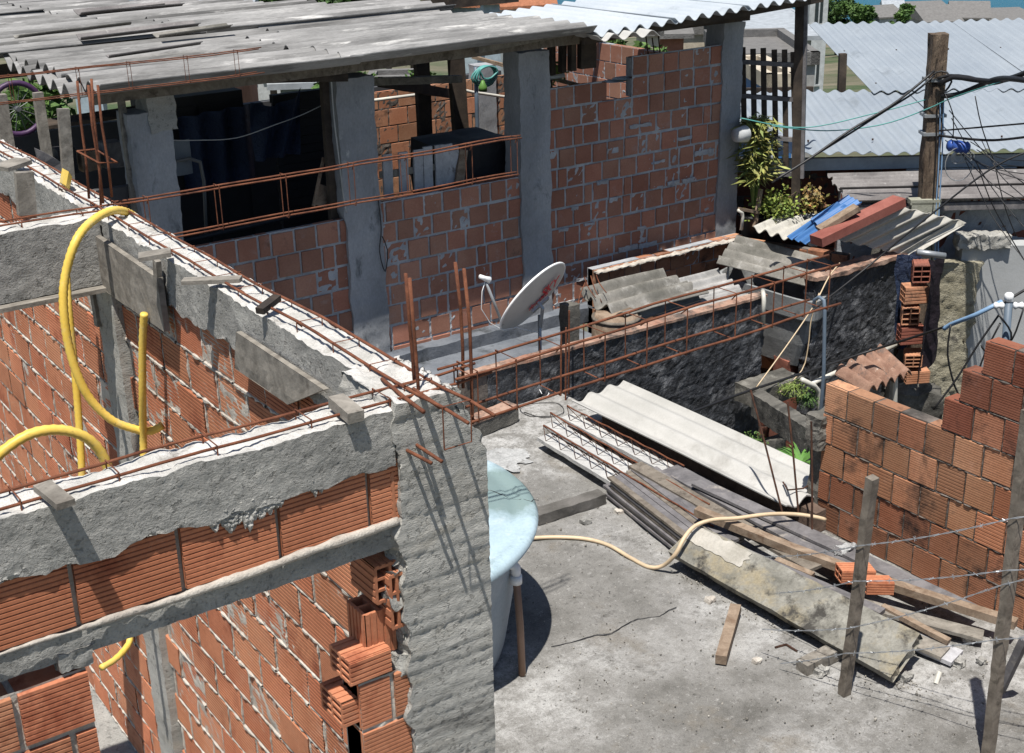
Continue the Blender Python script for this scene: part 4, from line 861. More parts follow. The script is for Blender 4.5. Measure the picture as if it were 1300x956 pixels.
# stack of slats
gs_ = 'slats stacked on the terrace'
a0 = Z(770, 630, .02); b0 = Z(900, 735, .02); d0 = (b0-a0).normalized(); s0 = d0.cross(up).normalized()*-1
lv = ('lowest', 'second', 'third', 'fourth', 'fifth')
for k in range(5):
    zz = .014+k*.027; e = R.uniform(-.04, .05); A1 = a0+d0*e+s0*(.05+R.uniform(-.012, .012))+up*zz
    board('slat', lv[k]+' slat from the bottom on the outer edge of the dark stack', 'slat', A1, A1+d0*1.15, .10, .019, amp=.0008, m=('wood_slate', 'wood_grey', 'wood_slate', 'wood_post', 'wood_slate')[k], group=gs_)
    if k in (1, 3): board('slat', 'inner slat hidden behind the '+lv[k]+' outer slat of the dark stack', 'slat', A1+s0*.2, A1+s0*.2+d0*1.1, .25, .019, amp=.0008, m='wood_slate', group=gs_)
for k in range(8):
    A1 = a0+d0*R.uniform(-.05, .03)+s0*(.022+.051*k)+up*(.014+5*.027+R.uniform(-.002, .003))
    board('slat', ('outermost', 'second', 'third', 'fourth', 'fifth', 'sixth', 'seventh', 'innermost')[k]+' narrow slat of the top layer of the dark stack, counted from the tank side', 'slat', A1, A1+d0*1.2, .046, .019, amp=.0008, m='wood_slate' if k % 3 else 'wood_post', group=gs_)
board('slat', 'pale thin slat beside the stack, next to the joist', 'slat', Z(800, 598, .12), Z(872, 662, .12), .06, .02, m='wood_grey', group=gs_)
# loose planks
board('plank', 'broad brown grey plank lying across the joists, pointing at the pale sheet', 'plank', Z(806, 590, .19), Z(1035, 722, .16), .12, .022, m='wood_post')
board('plank', 'slate grey plank beside the kerb, lying next to the pale sheet', 'plank', Z(850, 595, .17), Z(1110, 735, .13), .17, .02, m='wood_slate')
board('plank', 'second slate grey plank half over the first, nearer the brick wall', 'plank', Z(885, 612, .20), Z(1235, 775, .13), .12, .02, m='wood_slate')
board('plank', 'grey plank running below the brown timber towards the right post', 'plank', Z(900, 700, .17), Z(1200, 830, .05), .13, .022, m='wood_grey')
board('plank', 'dark narrow plank between the broken slab and the brown timber', 'plank', Z(895, 680, .22), Z(1120, 778, .17), .07, .03, m='wood_slate')
board('plank', 'grey plank end poking out beyond the clay block', 'plank', Z(1085, 765, .12), Z(1248, 808, .05), .11, .022, m='wood_grey')
board('plank', 'short pale grey board lying on the ground by the right post', 'plank', Z(1125, 798, .05), Z(1215, 836, .03), .16, .025, m='picket')
board('timber', 'long warped brown timber lying over the planks towards the right post', 'timber', Z(884, 648, .27), Z(1290, 792, .15), .065, .05, m='wood_brown', sag=.035)
board('timber', 'thin brown batten wedged beneath the warped timber', 'timber', Z(985, 712, .18), Z(1032, 732, .16), .05, .04, m='wood_brown')
board('timber', 'thin split batten below the warped timber near the clay block', 'timber', Z(1120, 770, .12), Z(1205, 815, .07), .04, .03, m='wood_brown')
# broken concrete slab leaning on the planks
A1 = Z(848, 700, .13); B1 = Z(1134, 862, .10); T1 = Z(884, 664, .27); T2 = Z(1172, 806, .22)
def slabP(thick):
    def P(s, t):
        lo = A1.lerp(B1, s); hi = T1.lerp(T2, s); p = lo.lerp(hi, t) - nS*thick
        if s > .995: p = p - (B1-A1).normalized()*(.03+.05*noise.noise(V((t*4, 2, 0)))+.02*noise.noise(V((t*13, 2, 0))))
        if t > .99 or t < .01: p = p + (T1-A1).normalized()*(noise.noise(p*7)*.006)
        return p + nv(p, 9)*.0018
    return P
nS = (B1-A1).cross(T1-A1).normalized(); nS = nS if nS.z > 0 else -nS
mb = MB(); P0, P9 = slabP(0), slabP(.06); mb.grid(P0, 90, 18); mb.grid(P9, 90, 18)
mb.grid(lambda s, t: P0(s, 0).lerp(P9(s, 0), t), 90, 2); mb.grid(lambda s, t: P0(s, 1).lerp(P9(s, 1), t), 90, 2); mb.grid(lambda s, t: P0(0, s).lerp(P9(0, s), t), 18, 2); mb.grid(lambda s, t: P0(1, s).lerp(P9(1, s), t), 18, 2)
cs = mb.build('broken_slab', M['slab_old'], smooth=False); shift(cs, A1.copy()); tag(cs, 'long broken concrete slab tilted against the planks, mottled ochre and grey', 'concrete slab')
mb = MB()
def pp_(s, t):
    a_ = .015+s*.27; b_ = .50+t*.44
    if s in (0, 1): a_ += .02*noise.noise(V((t*7, s*5, 0)))
    if t in (0, 1): b_ += .06*noise.noise(V((s*7, t*5+3, 0)))
    return P0(a_, b_)+nS*.006
mb.grid(pp_, 24, 8); wp = mb.build('paint_patch', M['patch'], cs); wp['label'] = 'off white plaster patch'
board('timber_block', 'short squared brown timber lying under the edge of the broken slab', 'timber', Z(934, 772, .06), Z(915, 838, .035), .065, .06, m='wood_brown')
board('timber_block', 'stubby grey timber block under the broken slab near the front post', 'timber', Z(1062, 826, .04), Z(1018, 848, .035), .085, .07, m='wood_grey')
hollow('clay_block', Z(1068, 742, .16), V((.19, -.10, -.02)), V((.05, .10, 0)), V((0, 0, .09)), 2, 2, 5)
cb = bpy.data.objects['clay_block']; shift(cb, Z(1068, 742, .16)); tag(cb, 'orange hollow clay block half behind the front post', 'hollow brick')
hollow('clay_block', Z(1100, 755, .16), V((.15, -.08, -.02)), V((.04, .08, 0)), V((0, 0, .085)), 1, 2, 5)
cb = bpy.data.objects['clay_block.001']; shift(cb, Z(1100, 755, .16)); tag(cb, 'smaller orange clay block just right of the front post', 'hollow brick')
simple('plaster_clump', 'crumpled white lump of dried filler on the slate plank', 'lump', lambda mb: rbox(mb, Z(1062, 706, .15), V((.16, -.05, 0)), V((.03, .07, 0)), V((0, 0, .03)), .012, .03, 17), 'stain')
simple('pipe_stub', 'short cream pipe stub standing on the terrace between the two posts', 'pipe', lambda mb: mb.tube([Z(1188, 868, 0), Z(1193, 853, .05)], .014, 10), 'pvc')
simple('offcut', 'slim dark stick lying on the terrace below the broken slab', 'stick', lambda mb: mb.tube([Z(984, 822, .01), Z(998, 818, .015), Z(1012, 827, .01)], .007, 6), 'rust_dark')
for k, (px, py) in enumerate(((900, 768), (1042, 862), (960, 845), (1218, 850), (1232, 820), (1150, 868), (785, 655), (742, 668), (668, 655), (1246, 845))):
    p = Z(px, py, .0); sz = R.uniform(.02, .045); mb = MB(); rbox(mb, p+up*.002, V((sz*2, 0, 0)), V((0, sz*1.6, 0)), V((0, 0, sz)), sz*.4, sz*.45, 30); o = mb.build('rubble_chip', M['conc' if k % 2 else 'mortar_l']); shift(o, p)
    tag(o, 'small loose chip of concrete '+('on the terrace below the hose bend', 'left of the grey timber block', 'on the terrace right of the brown timber block', 'between the posts, by the pipe stub', 'at the end of the pale grey board', 'beside the foot of the front post', 'near the left end of the slat stack', 'between the kerb strip and the hose', 'beside the blue tank, above the hose', 'at the foot of the right post')[k], 'rubble', 'loose chips of concrete on the terrace')
# cream water hose
hz = .014
hose('garden_hose', 'cream hose winding from the blue tank over the slab and planks', 'hose', [Z(640, 690, .10), Z(668, 684, .03), Z(705, 682, hz), Z(742, 684, hz), Z(772, 692, hz), Z(800, 708, hz), Z(824, 720, hz), Z(842, 718, .05), Z(858, 703, .17), Z(868, 684, .25), Z(882, 668, .29), Z(905, 660, .31), Z(935, 658, .30), Z(975, 653, .27), Z(1010, 653, .24), Z(1038, 657, .22), Z(1048, 660, .2)], .0135, 'cream', step=.03)
# dark rods along the edge and upright bars in the corner
for k, (px, py, qx, qy, xx, lab) in enumerate(((953, 495, 993, 650, 6.35, 'leftmost thin rusty rod standing at the terrace edge'), (1000, 510, 1014, 655, 6.36, 'middle thin rusty rod standing at the terrace edge'), (1030, 535, 1031, 672, 6.38, 'right hand short rusty rod beside the brick wall'))):
    mb = MB(); a = X(qx, qy, 5.985); b = X(px, py, 6.06); mb.tube([a, a.lerp(b, .5)+ex*.004, b], .007, 7); o = mb.build('steel_rod', M['rust_dark']); shift(o, a.copy()); tag(o, lab, 'rod', 'thin rods at the terrace edge')
simple('bent_strip', 'bent rusty scrap of metal on the end of the long pale sheet', 'metal scrap', lambda mb: [mb.tube([Z(994, 612, .26), Z(1000, 622, .26), Z(1020, 620, .26), Z(1038, 610, .26)], .006, 5)], 'rust_dark')
simple('tall_pipe', 'tall blue grey pipe with a hooked top beside the black wall', 'pipe', lambda mb: mb.tube([V((6.55, 5.78, -.3)), X(1046, 470, 6.55), X(1047, 395, 6.56), X(1046, 381, 6.56), X(1040, 377, 6.56), X(1034, 381, 6.56), X(1033, 390, 6.57)], .013, 9), 'pvc_grey', smooth=True)
rod4 = [(6.62, 8.3)]
for k, (px, py) in enumerate(((712, 500), (718, 508), (722, 500))):
    a = Z(px, py, .0); mb = MB(); mb.tube([a, a+V((.01, .0, .55+.1*k))], .008, 6); o = mb.build('steel_rod', M['rust']); shift(o, a.copy()); tag(o, ('left rusty starter bar standing at the parapet foot', 'middle rusty starter bar standing at the parapet foot', 'right rusty starter bar, tallest of three at the parapet foot')[k], 'rod', 'starter bars at the parapet')
hose('loose_wire', 'loop of thin black wire lying on the terrace below the parapet', 'wire', [Z(665, 523, .01), Z(690, 530, .01), Z(715, 524, .01), Z(708, 512, .01), Z(680, 512, .01), Z(660, 518, .02), Z(672, 528, .01), Z(700, 528, .01)], .003, 'cable', step=.04, n=5)
hose('loose_wire', 'curl of white wire at the foot of the dish mast', 'wire', [Z(688, 500, .05), Z(682, 488, .1), Z(686, 482, .12), Z(690, 492, .06), Z(697, 500, .01), Z(688, 506, .01)], .004, 'rim', step=.03, n=5)

# ================================================================== RIGHT BRICK WALL
rwx = 6.30
def rmk(u, v):
    y_ = 5.53-u; r = int(v/.2115)
    if r < 5: return True
    if r == 5: return y_ < 4.56
    if r == 6: return y_ < 4.44
    return r == 7 and y_ < 4.30
def sootf(u, v, r):
    if v > 1.04: return (.60, .46, .48) if r.random() > .1 else (.85, .7, .7)
    k = .5+.9*noise.noise(V((u*.9+3, v*1.1, 5)))+.35*noise.noise(V((u*3, v*3, 1)))+(.28 if v > .4 else -.12)+(-.2 if u < .5 and v < .6 else 0)
    k = max(0, min(1, k)); return (.58+.52*k, .52+.56*k, .52+.52*k)
rw = thing('brick_wall', 'stepped wall of orange ribbed blocks streaked with black mould along the terrace', 'wall', V((6.3, 4, 0)))
mb = MB(); wall(mb, V((rwx, 5.53, .004)), V((0, -1, 0)), V((-1, 0, 0)), 6.4, 8, .195, .1975, .014, .115, ridges=13, rd=.0038, mk=rmk, seed=44, var=.40, bd=.0045, cf=sootf, jit=.005, moff=.011, mamp=.004, mseg=.025, half=.5, pick=lambda r: 13 if r.random() > .12 else 9)
mb.build('block_courses', [M['brick_wall'], M['mortar_d']], rw)
mb = MB(); rbox(mb, V((6.24, 5.50, .58)), V((.18, 0, 0)), V((0, .13, 0)), V((0, 0, .24)), .02, .014, 16); mb.build('mortar_lump', M['conc_mould'], rw)
mb = MB(); rbox(mb, V((6.31, 5.52, -1.2)), V((.12, 0, 0)), V((0, .12, 0)), V((0, 0, 1.75)), .05, .012, 12); mb.build('end_bricks', M['conc_mould'], rw)

# posts and barbed wire
gp = 'wooden fence posts with barbed wire'
p1a, p1b = X(1074, 858, 4.98), X(1108, 606, 4.98)
p1f = V((5.0, p1a.y+.0, 0)); 
board('fence_post', 'grey sawn post standing before the broken slab', 'post', V((p1a.x, p1a.y, 0)), p1b, .055, .045, ey, 'wood_post', seg=.06, amp=.004, group=gp)
pa = X(1266, 860, 5.15); pbb = X(1306, 520, 5.15); dd_ = (pbb-pa).normalized(); foot2 = pa - dd_*(pa.z/dd_.z)
board('fence_post', 'taller grey sawn post at the right edge before the brick wall', 'post', foot2, pbb, .055, .045, ey, 'wood_post', seg=.06, amp=.004, group=gp)
def onpost(a, b, py):
    best = min((abs(proj_y(a.lerp(b, i/200))-py), i) for i in range(201)); return a.lerp(b, best[1]/200)
def proj_y(p):
    q = p-CAM; D = q.dot(fwd); return 478-F*q.dot(uv_)/D
def barbed(label, pts):
    P = [V(p) for p in pts]; k = []
    for a, b in zip(P, P[1:]):
        n_ = max(2, int((b-a).length/.03)); L = (b-a).length
        for i in range(n_): t = i/n_; k.append(a.lerp(b, t)-up*(math.sin(t*math.pi)*L*.02))
    k.append(P[-1])
    mb = MB()
    for ph in (0, math.pi): mb.tube([p+V((0, math.cos(i*1.3+ph), math.sin(i*1.3+ph)))*.0028 for i, p in enumerate(k)], .0018, 4)
    for i in range(3, len(k)-2, 4):
        p = k[i]
        for _ in range(2):
            d = V((R.gauss(0, 1), R.gauss(0, 1), R.gauss(0, 1))).normalized()*.014; mb.tube([p-d, p+d], .0016, 4)
    o = mb.build('barbed_wire', M['wire']); shift(o, k[0].copy()); return tag(o, label, 'barbed wire', 'strands of barbed wire between the posts')
f1 = V((p1a.x, p1a.y, 0))
for lab, y2, y1, endp in (('top strand of barbed wire between the two posts', 655, 690, (5.0, 4.75, .55)), ('second strand of barbed wire from the top', 720, 735, (4.95, 4.6, .40)), ('third strand of barbed wire from the top', 738, 795, (4.85, 4.6, .20)), ('lowest strand of barbed wire between the posts', 808, 826, (4.85, 4.45, .05))):
    q2 = onpost(foot2, pbb, y2) if True else None; q1 = onpost(f1, p1b, y1)
    barbed(lab, [q2+(q2-q1)*.5, q2-ex*.04, q1-ex*.04, V(endp)])
board('stick', 'dark stick propped at the bottom right corner of the terrace', 'stick', Z(1268, 880, .02), X(1302, 810, 5.6), .05, .04, ey, 'wood_slate')

# ================================================================== BETWEEN THE PARAPET AND THE NEIGHBOUR
# low brick walls behind the parapet
lw = thing('low_brick_wall', 'low weathered brick wall with mortar crumbs, running along the back house and round the corner', 'wall', V((8.6, 9.95, -.5)))
mb = MB(); wall(mb, V((7.85, 9.95, -.95)), ex, V((0, -1, 0)), 2.0, 7, .19, .19, .012, .10, 0, seed=51, var=.4, jit=.008, moff=.011, mamp=.007, mseg=.04); mb.build('brick_courses', [M['brick_wall'], M['mortar_g']], lw)
c0 = V((9.84, 9.93, -1.0)); c1 = V((10.25, 8.85, -1.0)); du = (c1-c0).normalized(); nn_ = V((du.y, -du.x, 0)); nn_ = nn_ if nn_.dot(-fh) > 0 else -nn_
mb = MB(); wall(mb, c0, du, nn_, (c1-c0).length, 7, .24, .19, .012, .10, 0, seed=52, var=.4, jit=.008, moff=.011, mamp=.007, mseg=.04); mb.build('brick_courses', [M['brick_wall'], M['mortar_d']], lw)
mb = MB(); rbox(mb, V((7.85, 9.87, .43)), V((2.0, 0, 0)), V((0, .08, 0)), V((0, 0, .012)), .025, .014, 15); mb.build('mortar_crust', M['mortar_l'], lw)
# grey sheets over the alley (left pair) and a crate-coloured tub below
def csheet(label, m, A, B, C, pitch=.177, amp=.026, group=None, **k):
    mb = MB(); corr(mb, A, B, C, pitch, amp, .008, **k); o = mb.build('corrugated_sheet', M[m], smooth=True); shift(o, V(A)); return tag(o, label, 'roof sheet', group)
ga = 'old grey corrugated sheets over the alley'
csheet('broken mossy grey corrugated sheet nearest the satellite dish, with rusty wires over its end', 'fibre_grey', Y(735, 372, 9.35), Y(790, 404, 8.72), Y(842, 346, 9.55), .20, .045, ga, jag=.06, wob=.01, per=12, seg=.08)
csheet('shorter grey corrugated fragment on the middle of the two grey sheets', 'fibre_grey', Y(784, 388, 9.0), Y(806, 408, 8.74), Y(872, 360, 9.2), .16, .032, ga, jag=.05, wob=.01, per=12, seg=.08)
csheet('paler finely corrugated sheet reaching to the cement tank', 'fibre_grey2', Y(800, 372, 9.3), Y(842, 412, 8.72), Y(912, 343, 9.5), .12, .022, ga, jag=.03, wob=.008, per=12)
csheet('last pale corrugated sheet, lowest along the brick coping', 'fibre_grey2', Y(832, 396, 8.95), Y(850, 412, 8.72), Y(940, 368, 9.05), .12, .020, ga, jag=.02, wob=.006, per=12)
for k, (px, py, qx, qy) in enumerate(((742, 352, 756, 378), (750, 350, 764, 384), (757, 349, 770, 372), (744, 356, 733, 392))):
    hose('tie_wire', ('leftmost', 'second', 'third', 'drooping')[k]+' rusty tie wire bent over the broken mossy sheet', 'wire', [Y(px, py, 9.3), Y((px+qx)/2-2, (py+qy)/2, 9.2), Y(qx, qy, 9.1)], .005, 'rust', group='rusty tie wires', step=.05, n=5)
rough('concrete_stub', 'small mouldy concrete stub holding up the broken mossy sheet', 'stub', V((6.78, 8.95, -.3)), V((.12, 0, 0)), V((0, .14, 0)), V((0, 0, .86)), 'conc_mould', .04, .012, 10)
tb_ = thing('ochre_barrel', 'ochre plastic barrel half hidden under the mossy sheet', 'barrel', V((7.25, 8.88, -.2)))
mb = MB(); cc = V((7.28, 8.9, -.2)); mb.tube([cc, cc+up*.05, cc+up*.3, cc+up*.55, cc+up*.62], .2, 20, rs=[.2, .22, .23, .22, .19]); mb.build('body', M['wood_brown'], tb_, smooth=True)
mb = MB(); mb.tube([cc+up*.56, cc+up*.59], .226, 20); mb.build('hoop', M['wood_post'], tb_, smooth=True)
# open cement tank with a sheet over it
ct = thing('cement_tank', 'open grey fibre cement tank half covered by a corrugated sheet', 'tank', V((9.4, 9.0, -.5)))
rim = [Z(905, 345, .22), Z(955, 322, .24), Z(1068, 352, .22), Z(1036, 388, .20)]
rc = sum(rim, V((0, 0, 0)))/4; 
def rr_pt(t, k, z):
    i = int(t*4) % 4; f = t*4-int(t*4); p = rim[i].lerp(rim[(i+1) % 4], f); d = p-rc; e = 1-.13*(abs(f-.5)*2)**4
    return rc + V((d.x, d.y, 0))*k*e + up*(z-rc.z)
pr = [(.72, -.55), (.84, -.30), (.93, -.02), (.985, -.02), (1.0, .0), (1.02, .20), (.97, .205), (.95, .17), (.86, -.2), (.7, -.5)]
mb = MB(); mb.grid(lambda s, t: rr_pt(t, pr[int(round(s*9))][0], pr[int(round(s*9))][1]), 9, 48); mb.build('tank_shell', M['fibre_grey3'], ct)
mb = MB(); mb.grid(lambda s, t: rc+(rr_pt(t, .72, -.5)-rc)*s+up*0 if s > 0 else rc+up*(-.72), 1, 24); mb.build('tank_bottom', M['darkbox'], ct)
rough('brick_pier', 'short brick pier under the cement tank', 'pier', Z(1000, 470, -.6)-up*.9, V((.3, .05, 0)), V((0, .2, 0)), V((0, 0, 1.0)), 'brick_dark', .06, .015, 9)
csheet('grey corrugated sheet laid over the open cement tank', 'fibre_grey', Y(934, 303, 9.75), Y(909, 332, 9.45), Y(1082, 341, 8.85), .19, .036, None, jag=.02, wob=.006, per=14)
simple('pole_prop', 'thin pale pipe propping up the sheet over the cement tank', 'prop', lambda mb: mb.tube([Z(922, 372, .10), Z(926, 322, .44)], .012, 7), 'pvc')
# sheets over the shelter at the back: white, blue, red beam, pale
gb = 'sheets laid side by side over the small shelter'
csheet('small cream corrugated sheet at the left, below the potted plants', 'fibre_white2', Y(956, 291, 9.62), Y(1001, 303, 9.2), Y(1000, 272, 9.85), .15, .028, gb, per=12, wob=.004)
csheet('blue corrugated sheet between the cream sheet and the timber', 'blue', Z(1000, 302, .62), Z(1024, 310, .62), Z(1064, 258, .97), .10, .018, gb, per=12, wob=.003)
csheet('second blue corrugated sheet lying behind the first', 'blue', Z(1030, 280, .80), Z(1046, 290, .80), Z(1078, 249, 1.03), .10, .018, gb, per=12, wob=.003)
board('timber', 'rotten brown timber lying on the blue sheets', 'timber', Z(1040, 292, .80), Z(1088, 263, 1.00), .12, .05, m='wood_brown')
csheet('narrow cream strip of corrugated sheet left of the dull red beam', 'fibre_white2', Y(1022, 308, 8.98), Y(1036, 314, 8.90), Y(1098, 264, 9.10), .12, .015, gb, per=12, wob=.003)
board('steel_beam', 'dull red painted steel beam lying across the shelter roof', 'beam', Y(1036, 306, 8.60), Y(1142, 255, 8.52), .17, .09, m='redbeam', amp=.001)
csheet('broad pale corrugated sheet with four waves right of the dull red beam', 'fibre_white2', Y(1062, 304, 8.80), Y(1142, 322, 8.52), Y(1146, 263, 8.44), .165, .021, gb, per=14, wob=.004)
csheet('narrow pale corrugated strip at the right end of the shelter roof', 'fibre_white2', Y(1142, 321, 8.50), Y(1154, 327, 8.44), Y(1212, 279, 8.22), .12, .016, gb, per=14, wob=.004, jag=.05)
rough('shelter_post', 'pale grey block wall corner holding up the shelter roof', 'post', Y(1125, 330, 8.85)-up*1.2, V((.25, -.05, 0)), V((0, .2, 0)), V((0, 0, 1.3)), 'conc_mould', .06, .015, 9)
# stack of bricks with the black sheet
G0 = 12.35
stk = []
for k, (px, py, dz) in enumerate(((1160, 338, 0), (1150, 366, 0), (1146, 392, 0), (1145, 418, 0), (1150, 446, 0), (1152, 468, 0))):
    p = G(px, py, G0 - .02*k); o = hollow('clay_block', p - up*.17, (fh*.22+r0*.05) if k % 2 == 0 else r0*.24+fh*.03, r0*.17 if k % 2 == 0 else fh*.17, up*(.17 if k < 4 else .12), 2 if k % 2 == 0 else 3, 3, 5, M['brick_wall'] if k % 3 else M['brick_dark'])
    shift(o, p.copy()); tag(o, ('topmost', 'second', 'third', 'fourth', 'fifth', 'lowest')[k]+' hollow clay block of the leaning stack behind the black wall', 'hollow brick', 'hollow clay blocks in the leaning stack')
def bs(mb):
    q = [G(1176, 306, G0-.1), G(1192, 312, G0-.1), G(1190, 470, G0-.1), G(1158, 505, G0-.2)]
    q = [G(1180, 330, G0-.12), G(1195, 326, G0+.3), G(1192, 440, G0+.3), G(1160, 500, G0-.2)]
    mb.grid(lambda s, t: q[0].lerp(q[1], s).lerp(q[3].lerp(q[2], s), t)+r0*(.03*math.sin(s*9+t*2))+nv(V((s*2, t*4, 0)), 1)*.03, 10, 20)
simple('plastic_sheet', 'black plastic sheet hanging down the right side of the block stack', 'sheet', bs, 'blackplastic')
simple('black_tarp', 'dark blue tarpaulin wedged between the black wall and the block stack', 'tarpaulin', lambda mb: mb.grid(lambda s, t: G(1140, 325, 12.6).lerp(G(1170, 318, 12.6), s).lerp(G(1135, 440, 12.6).lerp(G(1150, 440, 12.6), s), t)+nv(V((s*2, t*3, 5)), 1)*.04, 8, 14), 'tarp')
simple('grey_pipe_offcut', 'short grey pipe lying on top of the block stack', 'pipe', lambda mb: mb.tube([G(1164, 320, G0-.3), G(1200, 325, G0-.3)], .03, 10), 'galv', smooth=True)
# small clay tile roof, white drain pipe
tr = thing('tile_roof', 'little lean-to roof of five lichened clay tiles beside the white drain pipe', 'roof', Z(1105, 470, -.42))
q = [Z(1060, 474, -.36), Z(1122, 443, -.32), Z(1102, 500, -.55), Z(1158, 476, -.5)]
for k in range(5):
    t0, t1 = k/5, (k+1)/5; a, b = q[0].lerp(q[1], t0), q[0].lerp(q[1], t1); c, d = q[2].lerp(q[3], t0), q[2].lerp(q[3], t1); ww = (b-a)
    mb = MB()
    def tl(dz): return lambda s, t: a.lerp(b, s).lerp(c.lerp(d, s), t) + up*(math.sin(s*math.pi)*.075+dz + .006*noise.noise(V((s*3, t*5, k))))
    mb.grid(tl(0), 10, 8); mb.grid(tl(-.012), 10, 8); mb.grid(lambda s, t: tl(0)(s, 1).lerp(tl(-.012)(s, 1), t), 10, 1); mb.build('roof_tile', M['tile'], tr, smooth=True)
for k, (px, py) in enumerate(((1092, 520), (1130, 500))):
    mb = MB(); p = Z(px, py-20, -.6); mb.tube([p, p-up*1.6], .035, 8); mb.build('prop', M['wood_grey'], tr)
simple('drain_pipe', 'white plastic drain pipe with elbow running in front of the black wall', 'pipe', lambda mb: [mb.tube([Y(1142, 436, 8.2), Y(1087, 461, 8.1), Y(1030, 487, 8.0)], .022, 9), mb.tube([Y(1018, 482, 7.95), Y(1034, 490, 7.98), Y(1039, 496, 7.98), Y(1040, 505, 7.98), Y(1039, 560, 7.98)], .024, 9)], 'pvc', smooth=True)
simple('drain_pipe', 'short grey pipe standing below the clay tiles', 'pipe', lambda mb: mb.tube([Y(1136, 478, 7.8), Y(1134, 560, 7.8)], .03, 9), 'pvc')
# dark concrete beam across the gap, ledge with weeds
A1 = X(955, 497, 7.6); B1 = X(1048, 556, 6.75)
simple('mouldy_beam', 'mouldy dark concrete beam spanning the gap between parapet and brick wall', 'beam', lambda mb: rbox(mb, A1-up*.22, B1-A1, V((.14, .05, 0)), up*.20, .03, .006, 12), 'conc_mould', smooth=True)
rough('ledge', 'mossy cement ledge below the cement tank', 'ledge', Y(962, 500, 8.15)-up*.16, V((.62, 0, 0)), V((0, .30, 0)), up*.18, 'conc_mould', .04, .012, 10)
rough('gap_wall', 'stained cement wall low in the gap under the mouldy beam', 'wall', V((6.95, 8.2, -2.6)), V((1.9, 0, 0)), V((0, .12, 0)), V((0, 0, 1.6)), 'conc_mould', .08, .03, 5)
rr = random.Random(5)
def blades(mb, c, n, L, wd, droop, spread=1.0, upb=.8):
    for i in range(n):
        an = rr.uniform(0, 6.283); d = V((math.cos(an)*spread, math.sin(an)*spread, upb*rr.uniform(.6, 1.5))).normalized(); l = L*rr.uniform(.6, 1.1); s = d.cross(up).normalized(); g = rr.uniform(.7, 1.25); P = []
        for k in range(6):
            t = k/5; p = c + d*(l*t) - up*(droop*l*t*t); P.append((p, wd*math.sin(min(1, .25+t*.9)*math.pi)*.9+.0005))
        for (p, a), (q, b) in zip(P, P[1:]): mb.quad(p-s*a, p+s*a, q+s*b, q-s*b, g)
pot = thing('blade_plant', 'bright green sword leaved plant growing in the gap below the mouldy beam', 'plant', Y(1022, 600, 6.9))
mb = MB(); blades(mb, X(1016, 590, 6.80), 90, .34, .014, .5, .9, .7); mb.build('leaves', M['leaf_bright'], pot)
mb = MB(); mb.tube([X(1016, 590, 6.80)-up*1.8, X(1016, 590, 6.80)], .03, 7); mb.build('stem', M['bark'], pot)
for k, (px, py, lab) in enumerate(((1006, 492, 'tuft of bright grass on the mossy ledge beside the white drain pipe'), (1024, 505, 'trailing weeds hanging over the mossy ledge'), (955, 560, 'small weed at the foot of the parapet in the gap'))):
    c = Y(px, py, 8.05); o = thing('weed', lab, 'weed', c); mb = MB(); blades(mb, c-up*.02, 110, .20, .006, .8, 1.0, 1.0); leafclump(mb, c, .15, 260, .014, rr, .6); mb.build('leaves', M['leaf_light'] if k == 0 else M['leaf_mid'], o)
hose('old_rope', 'old beige rope hanging from the coping down to the mossy ledge', 'rope', [Y(1066, 334, 8.4), Y(1052, 352, 8.3), Y(1035, 385, 8.2), Y(1012, 420, 8.15), Y(985, 458, 8.1), Y(960, 492, 8.1)], .007, 'cream', step=.06, n=5)
hose('old_rope', 'second frayed cord hanging beside the old beige rope', 'rope', [Y(1040, 372, 8.2), Y(1030, 405, 8.2), Y(1026, 440, 8.2), Y(1018, 470, 8.2), Y(990, 498, 8.1)], .006, 'cream', step=.06, n=5)

# rendered grey wall and crusty pillar of the neighbour
GW = 13.3
def gbox(name, label, cat, px0, px1, pyt, zb, g, dep, m, seg=.06, amp=.01, sc=6, parent=None, trim=None, top_amp=None):
    a = G(px0, pyt, g); b = G(px1, pyt, g); s0_, s1_ = a.dot(r0), b.dot(r0); zt = (a.z+b.z)/2
    o = GR(g, s0_, zb); mb = MB(); rbox(mb, o, r0*(s1_-s0_), fh*dep, up*(zt-zb), seg, amp, sc, trim=trim, top_amp=top_amp); ob = mb.build(name, M[m], parent, smooth=True)
    if parent is None: shift(ob, o); tag(ob, label, cat)
    return ob
nb = thing('neighbour_house', 'neighbouring house with a wide blue grey metal roof and dark red brick front', 'house', GR(14.5, 4, -2.7))
gbox('rendered_wall', 'smooth pale grey rendered wall behind the stepped brick wall, at the right edge', 'wall', 1222, 1345, 312, -2.65, GW, .2, 'conc_pale', .15, .008)
def crust(p, a, b, c): return p + (r0*(noise.fractal(V((p.z*2.2, 1, 0)), .8, 2, 4)*.09) if a > .9 or a < .1 else V((0, 0, 0)))
gbox('crusty_pillar', 'yellowish rough cement edge of the rendered wall, its plaster flaking off', 'pillar', 1172, 1243, 335, -2.65, GW-.10, .16, 'mudcrust', .028, .020, 13, trim=crust)
gbox('mortar_ridge', 'crumbling pale mortar ridge along the top of the rendered wall', 'mortar', 1218, 1284, 300, G(1250, 314, GW).z, GW-.05, .2, 'conc_col', .02, .022, 18)
gbox('stone_footing', 'rubble footing behind the clay tiles', 'footing', 1130, 1200, 500, -2.65, 12.6, .3, 'conc_mould', .05, .05, 7)
